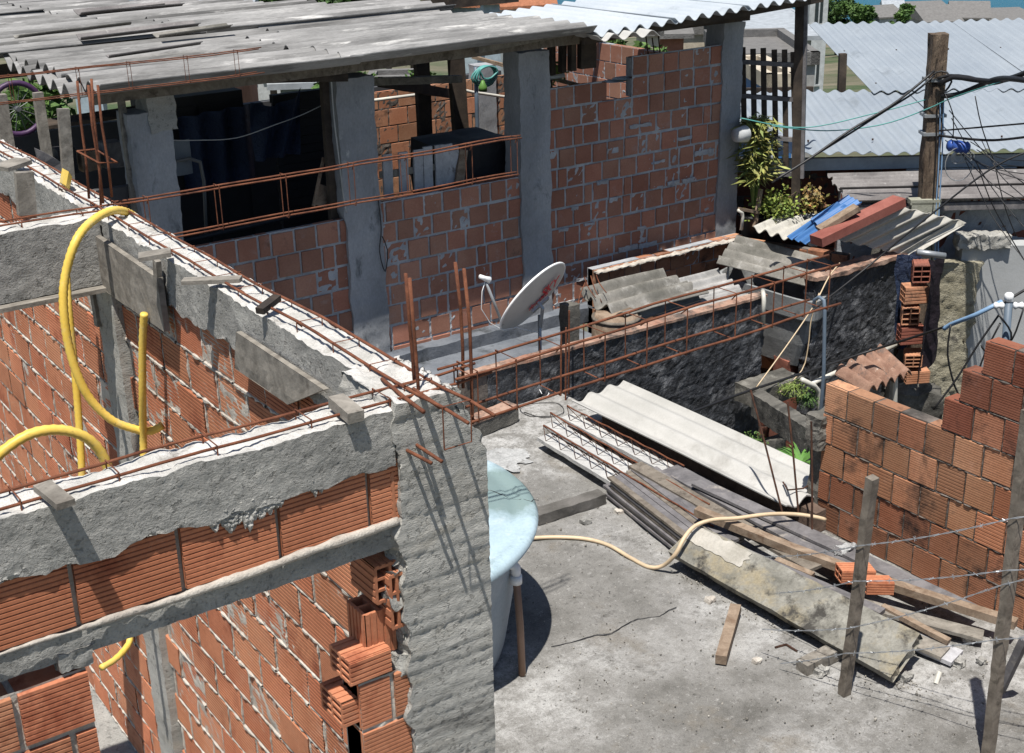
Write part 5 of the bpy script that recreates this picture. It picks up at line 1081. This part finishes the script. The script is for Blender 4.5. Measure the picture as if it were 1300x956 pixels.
# neighbour brick front under the eave, lean-to
EG, EZ, KK = 14.35, 1.2, .09
def nwall(s0_, s1_, z0_, z1_, g, rows, seed, mt='brick_dark'):
    mb = MB(); wall(mb, GR(g, s0_, z0_), r0, -fh, s1_-s0_, rows, .29, (z1_-z0_)/rows-.015, .015, .12, 0, seed=seed, var=.4, moff=.006, mamp=.009, mseg=.07); return mb.build('brick_wall', [M[mt], M['mortar_d']], nb)
nwall(1.6, 9.0, -2.6, 1.05, EG+.35, 18, 61)
mb = MB(); wall(mb, GR(13.75, 3.5, -2.6), r0, -fh, 5.0, 16, .29, .19, .03, .12, 0, seed=62, var=.4, moff=.000, mamp=.014, mseg=.06); mb.build('brick_wall', [M['brick_dark'], M['mortar_g']], nb)
mb = MB(); mb.box(GR(EG-.02, 1.7, EZ-.20), r0*7.5, fh*.05, up*.13); mb.build('fascia', M['galv2'], nb)
mb = MB(); mb.box(GR(EG+.0, 4.35, EZ-.23), r0*1.2, fh*.03, up*.02); mb.build('fascia_trim', M['h_white'], nb)
def rp(s, g, dz=0): return GR(g, s, EZ+(g-EG)*KK+dz)
# lower row of sheets reaches further left than the upper ones
def zs(s0_, s1_, g0, g1, dz, k):
    mb = MB(); corr(mb, rp(s0_, g0, dz), rp(s1_, g0, dz), rp(s0_, g1, dz), .178, .020, .006, wob=.004, off=k, per=8, seg=.8, phase=(s0_/.178) % 1); mb.build('roof_sheet', M['zinc'], nb, smooth=True)
gm = 16.6; gt = 20.4
s = 1.75; k = 0
while s < 8.6: zs(s, s+1.10, EG-.12, gm+.15, .0+.014*(k % 2), k); s += 1.068; k += 1
sv = G(1109, 118, gm).dot(r0); s = sv; 
while s < 10.5: zs(s, s+1.10, gm-.02, gt, .02+.014*(k % 2), k); s += 1.068; k += 1
for (a, b) in ((EG+.3, 0), (gm+.3, 1), (18.6, 1)):      # fixing screws in rows
    s = 1.9 if not b else sv+.1
    while s < 8.6:
        p = rp(s, a, .022+.02*b); mb = MB(); mb.tube([p, p+up*.02], .011, 6); mb.build('roof_screw', M['rust_dark'], nb); s += .712
# open patch under the upper roof: posts and dark wall
mb = MB(); mb.box(GR(gm+1.6, 1.4, -.5), r0*2.2, fh*.1, up*1.3); mb.build('inner_wall', M['h_grey'], nb)
mb = MB(); bar(mb, G(1070, 113, gm+.4)-up*.6, G(1070, 68, gm+.4), .09, .09, fh); mb.build('inner_post', M['wood_dark'], nb)
mb = MB(); bar(mb, rp(1.6, gm+.5, -.06), rp(3.9, gm+.5, -.06), .06, .08); mb.build('purlin', M['wood_dark'], nb)
# lean-to of dark sheets
A1 = G(1050, 222, 14.15); B1 = G(1079, 254, 13.45); C1 = A1+r0*3.6+up*.0
csheet('dark weathered corrugated sheet leaning against the dark red brick front, upper row', 'fibre_dark', A1, A1.lerp(B1, .55), C1, .10, .016, 'dark sheets of the lean-to', per=10, jag=.05)
csheet('dark weathered corrugated sheet of the lean-to, lower row behind the wooden pole', 'fibre_dark', A1.lerp(B1, .45)-up*.02, B1-up*.02, C1+(B1-A1)*.45-up*.02, .10, .016, 'dark sheets of the lean-to', per=10, jag=.05)
mb = MB(); bar(mb, B1-up*.10+fh*.05, B1-up*.10+r0*3.5+fh*.05, .05, .08); o = mb.build('lean_to_beam', M['wood_slate']); shift(o, B1-up*.1); tag(o, 'grey beam under the lower edge of the dark sheets', 'beam')

# ================================================================== POLE AND WIRES
PG = 13.25
pt0 = G(1192, 42, PG); pb0 = G(1174, 300, PG)
pole = thing('utility_pole', 'cracked square wooden pole carrying tangled black cables beside the shelter roof', 'utility pole', pb0-up*2.0)
def ptr(p, a, b, c): return p + nv(V((p.x, p.y, p.z*.4)), 7)*.010
mb = MB(); ax_ = (pt0-pb0).normalized(); rbox(mb, pb0-ax_*1.6-r0*.08-fh*.07, r0*.16, fh*.15, (pt0-pb0)+ax_*1.6, .05, .004, 8, trim=ptr); mb.build('shaft', M['wood_pole'], pole)
mb = MB(); q = G(1176, 254, PG-.12); mb.box(q-r0*.14-up*.75, r0*.28, fh*.1, up*.72); mb.box(q-r0*.155-up*.05, r0*.31, fh*.12, up*.05)
for i in range(4):
    for j in range(3): mb.box(q-r0*(.10-.06*i)-up*(.17+.13*j)-fh*.004, r0*.02, fh*.006, up*.05, .3)
mb.build('concrete_sleeve', M['conc_moss'], pole)
for (py) in (98, 142, 165):
    c = pt0.lerp(pb0, (py-42)/258.); mb = MB(); mb.box(c-r0*.108-fh*.085-up*.015, r0*.216, fh*.18, up*.03); mb.build('clamp', M['galv'], pole)
insu = G(1215, 186, PG-.15)
def cable(label, pts, r, m='cable', twist=0, n=6, step=.08, group='black cables at the pole'):
    return hose('cable', label, 'cable', pts, r, m, group=group, step=step, n=n)
PGc = PG-.12
def gp_(*p): return [G(a, b, PGc-c) for a, b, c in p]
cable('thickest twisted black cable leaving the pole to the right, upper bundle', gp_((1192, 108, 0), (1210, 98, .1), (1235, 101, .3), (1262, 103, .6), (1290, 97, 1.0), (1330, 80, 1.6)), .026)
cable('second thick black cable leaving the pole, crossing the upper bundle', gp_((1196, 122, 0), (1215, 120, .1), (1240, 110, .3), (1262, 101, .6), (1285, 100, 1.0), (1330, 106, 1.6)), .026)
cable('third black cable hugging the upper bundle', gp_((1190, 100, 0), (1205, 96, .05), (1230, 98, .25), (1262, 106, .55), (1300, 92, 1.1)), .017)
cable('pair of slack black wires from the pole down to the dark gate, upper one', gp_((1186, 90, 0), (1165, 108, .05), (1130, 135, .2), (1080, 165, .3), (1030, 200, .4), (985, 228, .5)), .012)
cable('pair of slack black wires from the pole down to the dark gate, lower one', gp_((1186, 96, 0), (1160, 118, .05), (1125, 140, .2), (1075, 172, .3), (1022, 205, .4), (980, 232, .5)), .010)
cable('black wire arching over the front of the pole', gp_((1180, 104, 0), (1188, 92, -.02), (1202, 92, .02), (1208, 104, .05), (1200, 116, .05)), .010)
cable('thin teal wire passing the pole, upper one', gp_((1330, 92, 1.2), (1240, 112, .3), (1185, 124, -.1), (1110, 144, -.2), (1020, 162, -.3), (940, 150, -.3)), .006, 'cable_teal')
cable('thin teal wire passing the pole, lower one', gp_((1320, 88, 1.2), (1215, 122, .2), (1178, 138, -.05), (1120, 158, -.2), (1050, 166, -.3), (980, 160, -.3)), .006, 'cable_teal')
cable('straight black wire running right from the middle clamp', gp_((1192, 166, 0), (1240, 162, .3), (1310, 156, 1.0)), .009)
cable('thicker black wire running right below the straight one', gp_((1192, 172, 0), (1225, 176, .2), (1262, 178, .5), (1310, 173, 1.0)), .013)
for k, (a, b, c, d) in enumerate(((1205, 140, 1310, 240), (1208, 150, 1310, 300), (1215, 190, 1310, 222), (1218, 192, 1310, 262), (1222, 195, 1300, 330), (1232, 180, 1310, 205), (1246, 178, 1300, 250), (1200, 178, 1310, 232), (1240, 190, 1312, 212))):
    cable(('steep', 'steepest', 'flat', 'slanting', 'drooping', 'flattest', 'crooked', 'low slack', 'short taut')[k]+' thin wire of the fan spreading right from the blue spool', gp_((a, b, 0), ((a+c)/2-4, (b+d)/2+7, .3), (c, d, .7)), .0045, 'cable', group='thin wires fanning out from the pole')
cable('long black wire slanting from the right edge over the shelter roof', [G(1330, 185, 11.8), G(1262, 212, 11.9), G(1160, 290, 12.0), G(1100, 340, 12.0), G(1030, 395, 11.6)], .009)
for k, (a, b, c, d, e, f) in enumerate(((1238, 122, 1246, 160, 1262, 205), (1240, 205, 1260, 260, 1300, 330), (1200, 120, 1210, 145, 1210, 175), (1262, 205, 1275, 260, 1290, 300))):
    cable(('upper', 'long', 'short', 'lower')[k]+' hanging wire right of the pole', gp_((a, b, .1), (c, d, .12), (e, f, .15)), .006, 'cable', group='wires hanging beside the pole')
for k, px in enumerate((1186, 1190, 1194)):
    cable(('left', 'middle', 'right')[k]+' thin wire running down the side of the pole', gp_((px+4, 130, -.02), (px+2, 200, -.02), (px-2, 270, .0), (px-3, 330, .05)), .007, 'cable_blue' if k else 'black', group='thin wires down the pole')
ci = thing('blue_cable_spool', 'blue wrapped insulator spool hanging in the wires right of the pole', 'insulator', insu)
mb = MB(); a = G(1203, 184, PG-.2); b = G(1230, 188, PG-.2); mb.tube([a, a.lerp(b, .12), a.lerp(b, .14), a.lerp(b, .45), a.lerp(b, .47), a.lerp(b, .86), a.lerp(b, .88), b], .05, 14, rs=[.04, .062, .055, .055, .062, .055, .064, .045]); mb.build('spool', M['blue_spool'], ci, smooth=True)
mb = MB()
for i in range(5):
    c = G(1214+i*3, 200, PG-.2); mb.tube([c+r0*(math.cos(t*.45)*(.05+.012*i))+up*(math.sin(t*.45)*.06)+fh*(.01*i) for t in range(15)], .004, 5)
mb.build('wire_coil', M['wire'], ci)
mb = MB(); c = G(1218, 208, PG-.25); mb.tube([c+r0*(math.cos(t*.3+1.2)*.14)+up*(math.sin(t*.3+1.2)*.17) for t in range(18)], .005, 5); mb.build('wire_loop', M['wire'], ci)
# service pipe at the right with insulators and the pale blue cable
sg = 10.9
sp = thing('service_pipe', 'grey upright pipe with white cap, carrying black cables at the right edge', 'pipe', G(1282, 470, sg)-up*1.2)
mb = MB(); mb.tube([G(1279, 480, sg)-up*1.0, G(1281, 380, sg)], .034, 12); mb.build('pipe', M['pvc_grey'], sp, smooth=True)
mb = MB(); mb.tube([G(1281, 382, sg), G(1281, 374, sg), G(1281, 372, sg)], .04, 12, rs=[.038, .040, .025]); mb.build('cap', M['rim'], sp, smooth=True)
for px in (1268, 1293):
    c = G(px, 388, sg-.05); mb = MB(); mb.tube([c-r0*.045, c-r0*.03, c-r0*.0, c+r0*.03, c+r0*.045], .03, 10, rs=[.018, .034, .02, .034, .018]); mb.build('insulator', M['rim'], sp, smooth=True)
cable('black service cable with a pale blue wrapping, running left from the grey service pipe', [G(1310, 362, sg), G(1281, 380, sg), G(1240, 398, sg), G(1207, 412, 11.2), G(1160, 428, 11.6), G(1100, 447, 11.9), G(1000, 480, 11.4), G(940, 500, 10.6), G(860, 530, 9.6)], .012)
cable('pale blue wrapping wound round the service cable', [G(1272, 384, sg-.02)+up*.01, G(1240, 399, sg-.02), G(1207, 412, 11.15), G(1198, 418, 11.2)], .020, 'cable_blue')
for k, pts in enumerate((((1207, 412), (1203, 450), (1212, 490), (1222, 510)), ((1268, 400), (1240, 440), (1215, 480), (1185, 520)), ((1270, 410), (1250, 450), (1232, 500), (1225, 520)), ((1268, 400), (1280, 415), (1284, 430), (1270, 448), (1250, 445), (1246, 438)), ((1300, 390), (1290, 420), (1284, 432)))):
    cable(('curling', 'slanting', 'steep', 'looped', 'rightmost')[k]+' black drop wire below the grey service pipe', [G(a, b, sg-.02*k) for a, b in pts], .009, 'cable', group='drop wires below the service pipe')

# ================================================================== DARK GATE, PLANTS
gate = thing('slatted_gate', 'tall dark timber frame with six upright slats and three rails beside the white roof', 'gate', Y(1015, 260, 10.6)-up*.4)
ga_ = Y(935, 130, 10.35); gz = ga_.z; gb_ = Z(1016, 133, gz); gd = (gb_-ga_).normalized(); gn = V((gd.y, -gd.x, 0))
def onGate(px, py):
    d = ray(px, py); t = (ga_-CAM).dot(gn)/d.dot(gn); return CAM+d*t
for (px, y0, y1) in ((944, 60, 180), (957, 62, 192), (970, 61, 200), (984, 63, 205), (997, 63, 212), (1008, 66, 160)):
    mb = MB(); bar(mb, onGate(px+1, y1), onGate(px-1, y0), .055, .03, gn); mb.build('slat', M['wood_dark'], gate)
for (y0, y1) in ((78, 83), (121, 127), (173, 178), (219, 222)):
    mb = MB(); bar(mb, onGate(934 if y0 < 170 else 962, y0), onGate(1016, y1), .045, .045, gn); mb.build('rail', M['wood_slate'], gate)
mb = MB(); bar(mb, onGate(1013, 232)-up*.5, onGate(1016, -6), .09, .09, gn); mb.build('post', M['wood_dark'], gate)
mb = MB(); bar(mb, onGate(1018, 226), onGate(1023, -6), .045, .07, gn); mb.build('post_batten', M['wood_slate'], gate)
def potted(name, label, px, py, yy, hgt, rad_, npot, matk, potm, n, ls, seed, bladey=False):
    r_ = random.Random(seed); c = Y(px, py, yy); o = thing(name, label, 'plant', c)
    mb = MB(); mb.tube([c-up*.35, c-up*.34, c-up*.06, c-up*.04, c-up*.03], npot, 14, rs=[npot*.7, npot*.75, npot*.95, npot*1.05, npot*.9]); mb.build('pot', M[potm], o, smooth=True)
    mb = MB()
    for i in range(9):
        a = V((r_.gauss(0, 1)*rad_*.5, r_.gauss(0, 1)*rad_*.4, hgt*r_.uniform(.5, 1))); mb.tube([c-up*.05, c+a*.5+V((0, 0, .05)), c+a], .008, 5, rs=[.010, .007, .003])
    mb.build('stem', M['leaf_light'] if bladey else M['bark'], o)
    mb = MB()
    for i in range(n):
        if bladey:
            z_ = hgt*(.35+.65*r_.random()); p = c+V((r_.gauss(0, rad_*.45), r_.gauss(0, rad_*.4), z_)); an = r_.uniform(0, 6.28); d = V((math.cos(an), math.sin(an), r_.uniform(-.8, .3))).normalized()
        else:
            p = c+V((r_.gauss(0, rad_*.5), r_.gauss(0, rad_*.45), abs(r_.gauss(0, 1))*hgt*.42)); d = V((r_.gauss(0, 1), r_.gauss(0, 1), r_.gauss(.4, .6))).normalized()
        s_ = d.cross(V((r_.gauss(0, .4), r_.gauss(0, .4), 1))).normalized(); l = ls*r_.uniform(.6, 1.3); wdt = l*(.075 if bladey else .38); g = r_.uniform(.55, 1.35); cc_ = (g*r_.uniform(.9, 1.25), g, g*.8)
        mb.quad(p, p+d*l*.5+s_*wdt, p+d*l, p+d*l*.5-s_*wdt, cc_)
    mb.build('leaves', M[matk], o); return o
potted('tall_potted_plant', 'tall potted plant with drooping yellow green leaves beside the brick pillar', 957, 268, 10.05, 1.02, .18, .16, 'leaf_yellow', 'black', 1300, .17, 3, True)
potted('potted_succulent', 'bushy yellow green potted plant behind the small cream sheet', 986, 272, 9.85, .26, .24, .10, 'leaf_light', 'darkbox', 1100, .042, 4)
potted('potted_succulent', 'reddish green plant in a white tub left of the blue sheets', 1024, 266, 9.85, .26, .22, .15, 'leaf_red', 'h_white', 500, .05, 6)
board('cane', 'yellow wooden cane leaning beside the tall potted plant', 'cane', Y(958, 288, 9.9), Y(966, 240, 9.95), .04, .03, ey, 'wood_brown')
board('cane', 'short pale stick lying across the foot of the tall potted plant', 'cane', Y(938, 265, 9.9), Y(964, 270, 9.9), .03, .03, up, 'wood_brown')
simple('white_tap_pipe', 'small white bent pipe standing beside the brick pillar', 'pipe', lambda mb: mb.tube([Y(941, 292, 9.9), Y(943, 276, 9.9), Y(942, 270, 9.9), Y(937, 267, 9.9)], .018, 8), 'pvc', smooth=True)
simple('white_flower_pot', 'small white and blue bucket hanging on the pillar above the tall plant', 'bucket', lambda mb: mb.tube([Y(934, 172, 10.0), Y(946, 170, 10.0), Y(948, 170, 10.0)], .09, 12, rs=[.07, .09, .06]), 'h_white', smooth=True)
for k, (px, py) in enumerate(((780, 104), (793, 100))):
    c = Y(px, py, 10.3); simple('white_tile', ('left', 'right')[k]+' pale round slate lying in the notch of the brick wall', 'slate', lambda mb, c=c: mb.grid(lambda s, t: c+V((math.cos(s*6.28)*.14*t, math.sin(s*6.28)*.10*t, .01*t)), 14, 2), 'galv2')
rr = random.Random(8)
c = Y(700, 92, 10.7); o = thing('window_plant', 'small leafy plant growing in the gap right of the third pillar', 'plant', c); mb = MB(); leafclump(mb, c, .16, 240, .03, rr, .8); mb.build('leaves', M['leaf_light'], o); mb = MB(); mb.tube([c-up*.5, c], .012, 5); mb.build('stem', M['bark'], o)
hose('white_pipe', 'white pipe lying in the gap behind the third pillar', 'pipe', [Y(690, 100, 10.5), Y(716, 96, 10.5)], .02, 'pvc', step=.2, n=7)

# ================================================================== THE TOWN BELOW
def facing(g, s, z, wd, dp, hh, yaw=0):
    a = (r0*math.cos(yaw)+fh*math.sin(yaw)); b = (fh*math.cos(yaw)-r0*math.sin(yaw)); return GR(g, s, z), a, b
def town_house(label, px0, px1, pyt, g, m, roof='flat', rm='r_grey', yaw=0.0, win=(2, 3), dep=None, base=None, rh=1.0, balcony=False, eav=.3, name='town_house', cat='house'):
    a = G(px0, pyt, g); b = G(px1, pyt, g); s0_ = a.dot(r0); wd = (b.dot(r0)-s0_)/max(.3, math.cos(yaw)); zt = a.z; zb = -2.7-(g-14)*.112-2.5; dep = dep or wd*.8
    o, x, y = facing(g, s0_, zb, wd, dep, 0, yaw); h = zt-zb; t = thing(name, label, cat, o, 'houses of the town below')
    mb = MB(); mb.box(o, x*wd, y*dep, up*h); mb.build('walls', M[m], t)
    top = o+up*h
    mb = MB()
    if roof == 'gable':
        e = eav; A = top-x*e-y*e; B = top+x*(wd+e)-y*e; C_2 = B+y*(dep+2*e); D = A+y*(dep+2*e); r1 = A.lerp(D, .5)+up*rh; r2 = B.lerp(C_2, .5)+up*rh; th = up*.15
        for (p, q, r_, s_) in ((A, B, r2, r1), (D, C_2, r2, r1)):
            mb.quad(p, q, r_, s_); mb.quad(p-th, q-th, r_-th, s_-th); mb.quad(p, q, q-th, p-th)
        mb.tri(A, D, r1); mb.tri(B, C_2, r2)
    elif roof == 'shed':
        e = eav; A = top-x*e-y*e; B = top+x*(wd+e)-y*e; mb.box(A, B-A, y*(dep+2*e)+up*rh, up*.15)
    else:
        for (p, v1, v2) in ((top-x*.1-y*.1, x*(wd+.2), y*.25), (top-x*.1+y*(dep-.15), x*(wd+.2), y*.25), (top-x*.1-y*.1, x*.25, y*dep), (top+x*(wd-.15)-y*.1, x*.25, y*dep)): mb.box(p, v1, v2, up*.35)
        mb.box(top+up*.02, x*wd, y*dep, up*.1)
    mb.build('roof', M[rm], t)
    nc, nr = win[1], win[0]
    for r_ in range(nr):
        for c in range(nc):
            ww = wd/nc*.42; wh = 1.1; p = o+x*(wd*(c+.5)/nc-ww/2)+up*(h-1.9-r_*2.9)
            mb = MB(); mb.box(p-y*.05, x*ww, y*.06, up*wh); f = mb.build('window', M['glass'], t)
            mb = MB(); mb.box(p-y*.09-up*.1-x*.06, x*(ww+.12), y*.08, up*.09); mb.box(p-y*.08+x*(ww/2-.03), x*.06, y*.03, up*wh); mb.build('frame', M['h_white'], f)
    if balcony:
        for r_ in range(nr):
            p = o-y*1.1+up*(h-2.9-r_*2.9); mb = MB(); mb.box(p, x*wd, y*1.1, up*.15)
            for i in range(int(wd/.5)+1): mb.box(p+x*(i*.5), x*.05, y*.05, up*1.0)
            mb.box(p+up*1.0, x*wd, y*.06, up*.06); mb.build('balcony', M['h_white'], t)
    return t
TH = town_house
TH('white house with an orange tiled roof, above the roof of the back house', 566, 604, 4, 62, 'h_blue', 'gable', 'r_tile', -.3, (2, 2), rh=1.2)
TH('pale blue house with an orange tiled gable left of the white roof', 606, 634, 2, 68, 'h_blue', 'gable', 'r_tile', .35, (2, 2), rh=1.3)
TH('long pale house with a broad orange tiled roof behind the white roof', 640, 700, 8, 74, 'h_white', 'gable', 'r_tile', .25, (1, 3), rh=1.8)
TH('beige building just right of the rebar on the brick wall', 812, 838, 46, 38, 'h_beige', 'flat', 'r_grey', .1, (2, 2))
TH('brick house with terracotta walls under the edge of the white roof', 838, 868, 48, 44, 'h_brick', 'shed', 'r_grey', .0, (2, 2), rh=.3)
TH('cream apartment house with white balconies under the white roof', 864, 924, 44, 50, 'h_beige', 'flat', 'r_grey', .05, (3, 4), balcony=True)
TH('flat white building with a brick upper floor beyond the dark gate', 920, 958, 24, 75, 'h_brick', 'flat', 'r_grey', .05, (1, 3))
TH('long white building with a blue grey roof behind the dark gate', 925, 1030, 52, 46, 'h_white', 'shed', 'r_white', .0, (3, 6), dep=9, rh=.4)
TH('low market building with dark openings behind the gate slats', 930, 1035, 84, 38, 'h_grey', 'flat', 'r_grey', .0, (2, 5), dep=5)
TH('small grey building left of the white tower', 958, 1012, 24, 88, 'h_grey', 'flat', 'r_white', .0, (1, 4))
TH('tall narrow white tower right of the timber post', 1030, 1054, -22, 66, 'h_white', 'flat', 'r_white', .1, (5, 1), name='white_tower', cat='tower')
TH('white walled house with a grey roof left of the round green tree', 1117, 1150, 22, 150, 'h_white', 'gable', 'r_grey', .3, (1, 2), rh=1.0, dep=5, eav=.2)
TH('small house with a white gable roof above the round green tree', 1122, 1146, 10, 175, 'h_grey', 'gable', 'r_white', -.2, (1, 3), rh=.7, dep=5, eav=.2)
TH('dark grey roofed house right of the round green tree', 1176, 1222, 28, 120, 'h_grey', 'gable', 'r_grey', .1, (1, 3), rh=1.1, dep=6, eav=.2)
TH('low house with a dark roof behind the first grey roof, near the sea', 1160, 1206, 12, 180, 'h_white', 'gable', 'r_grey', .1, (1, 3), rh=.7, dep=6, eav=.2)
TH('long house with a ribbed grey roof left of the pole top', 1208, 1252, 22, 130, 'h_grey', 'gable', 'r_grey', -.25, (1, 3), rh=1.2, dep=6, eav=.2)
TH('low dark roofed house at the right edge by the sea', 1256, 1330, 31, 130, 'h_white', 'shed', 'r_grey', .05, (1, 5), rh=.5, dep=7)
TH('white and blue house seen over the tarpaulin inside the room', 355, 420, 104, 34, 'h_blue', 'gable', 'r_white', .1, (2, 3), rh=1.2)
TH('white roofed house seen at the left over the dark cloth', 196, 264, 112, 30, 'h_brick', 'shed', 'r_white', .0, (1, 3), rh=1.4, dep=6)
TH('pale house seen between middle pillar and dark posts', 470, 535, 112, 40, 'h_white', 'flat', 'r_grey', .0, (3, 4))
TH('orange roofed house beyond the back of the roof at the top left', 300, 372, -20, 70, 'h_white', 'gable', 'r_tile', .2, (2, 4), rh=1.6)
TH('small blue house at the very top left above the roof', 78, 112, 0, 60, 'h_blue', 'flat', 'r_white', .1, (1, 2))
TH('small market shed with bright blue awning behind the gate slats', 975, 1010, 112, 33, 'blue', 'flat', 'h_beige', .1, (1, 2), dep=3)
def T(label, px, pyb, g, h, r, mk, seed, leaf=.3, n=2400):
    p = G(px, pyb, g); tree(label, (p.x, p.y, p.z-h*.9), h, r, mk, seed, leaf, n)
T('dark leafy tree over the roof, left of the orange tiled houses', 520, -22, 60, 6.5, 1.9, 'leaf_dark', 1, .22, 3800)
T('second dark tree at the top, left of the first one', 488, -20, 66, 6, 1.6, 'leaf_dark', 2, .25, 2400)
T('bright green tree behind the notch of the brick wall', 780, 52, 30, 4.2, 1.15, 'leaf_mid', 3, .10, 3600)
T('smaller green tree right beside the one behind the notch', 806, 66, 26, 3.4, .8, 'leaf_mid', 4, .09, 2400)
T('dark bushy tree left part of the grove by the white tower', 1066, 2, 150, 8, 2.3, 'leaf_dark', 5, .26, 3000)
T('dark bushy tree in the middle of the grove by the white tower', 1088, 6, 140, 7, 2.0, 'leaf_mid', 6, .24, 3000)
T('thin dark tree at the right end of the grove', 1106, 14, 150, 7, 1.3, 'leaf_dark', 7, .24, 1800)
T('round bright green tree before the grey hillside houses', 1150, 13, 115, 6.5, 1.9, 'leaf_mid', 8, .20, 4000)
T('bushy green tree seen inside the left opening at far left', 25, 88, 26, 4, 1.6, 'leaf_mid', 9, .12, 2400)
T('green tree seen right of the tarpaulin through the room', 405, 112, 30, 4, 1.0, 'leaf_mid', 10, .12, 2000)
T('green tree seen through the second opening', 492, 98, 34, 4.5, 1.3, 'leaf_mid', 11, .12, 2200)
T('small palm coloured tree above the far brick wall', 562, 92, 30, 4, 1.2, 'leaf_mid', 12, .12, 2200)
T('dark tree above the middle of the grey roof', 440, -24, 62, 6, 2.0, 'leaf_dark', 14, .24, 3000)
T('mid green tree at the top, just right of the one over the sheets', 335, -26, 60, 6, 1.9, 'leaf_mid', 15, .24, 2800)
T('dark tree at the top, between the two over the middle of the roof', 388, -22, 70, 6, 2.0, 'leaf_dark', 16, .24, 2800)
T('green tree at the top left beyond the sheets', 255, -6, 62, 5, 2.4, 'leaf_mid', 13, .25, 2000)

rr = random.Random(77); mb = MB()
for i in range(1500):
    if i < 900: p = Z(rr.uniform(640, 1260), rr.uniform(640, 940), 0)
    else:
        t = rr.random(); p = Z(850+320*t, 712+160*t+abs(rr.gauss(0, 9)), 0)
    if p.x > 6.1 or p.x < 3.6: continue
    z_ = rr.uniform(.003, .009) * (1.8 if rr.random() < .06 else 1); a = rr.uniform(0, 6.28); x_ = V((math.cos(a), math.sin(a), .2))*z_; y_ = V((-math.sin(a), math.cos(a), -.1))*z_*rr.uniform(.5, 1); c = rr.uniform(.25, 1)
    mb.box(V((p.x, p.y, .004)), x_, y_, up*z_*.7, (c, c*.97, c*.92))
o = mb.build('grit', M['grit']); o['kind'] = 'stuff'; o['label'] = 'scattered grit and mortar crumbs on the terrace floor'; o['category'] = 'grit'
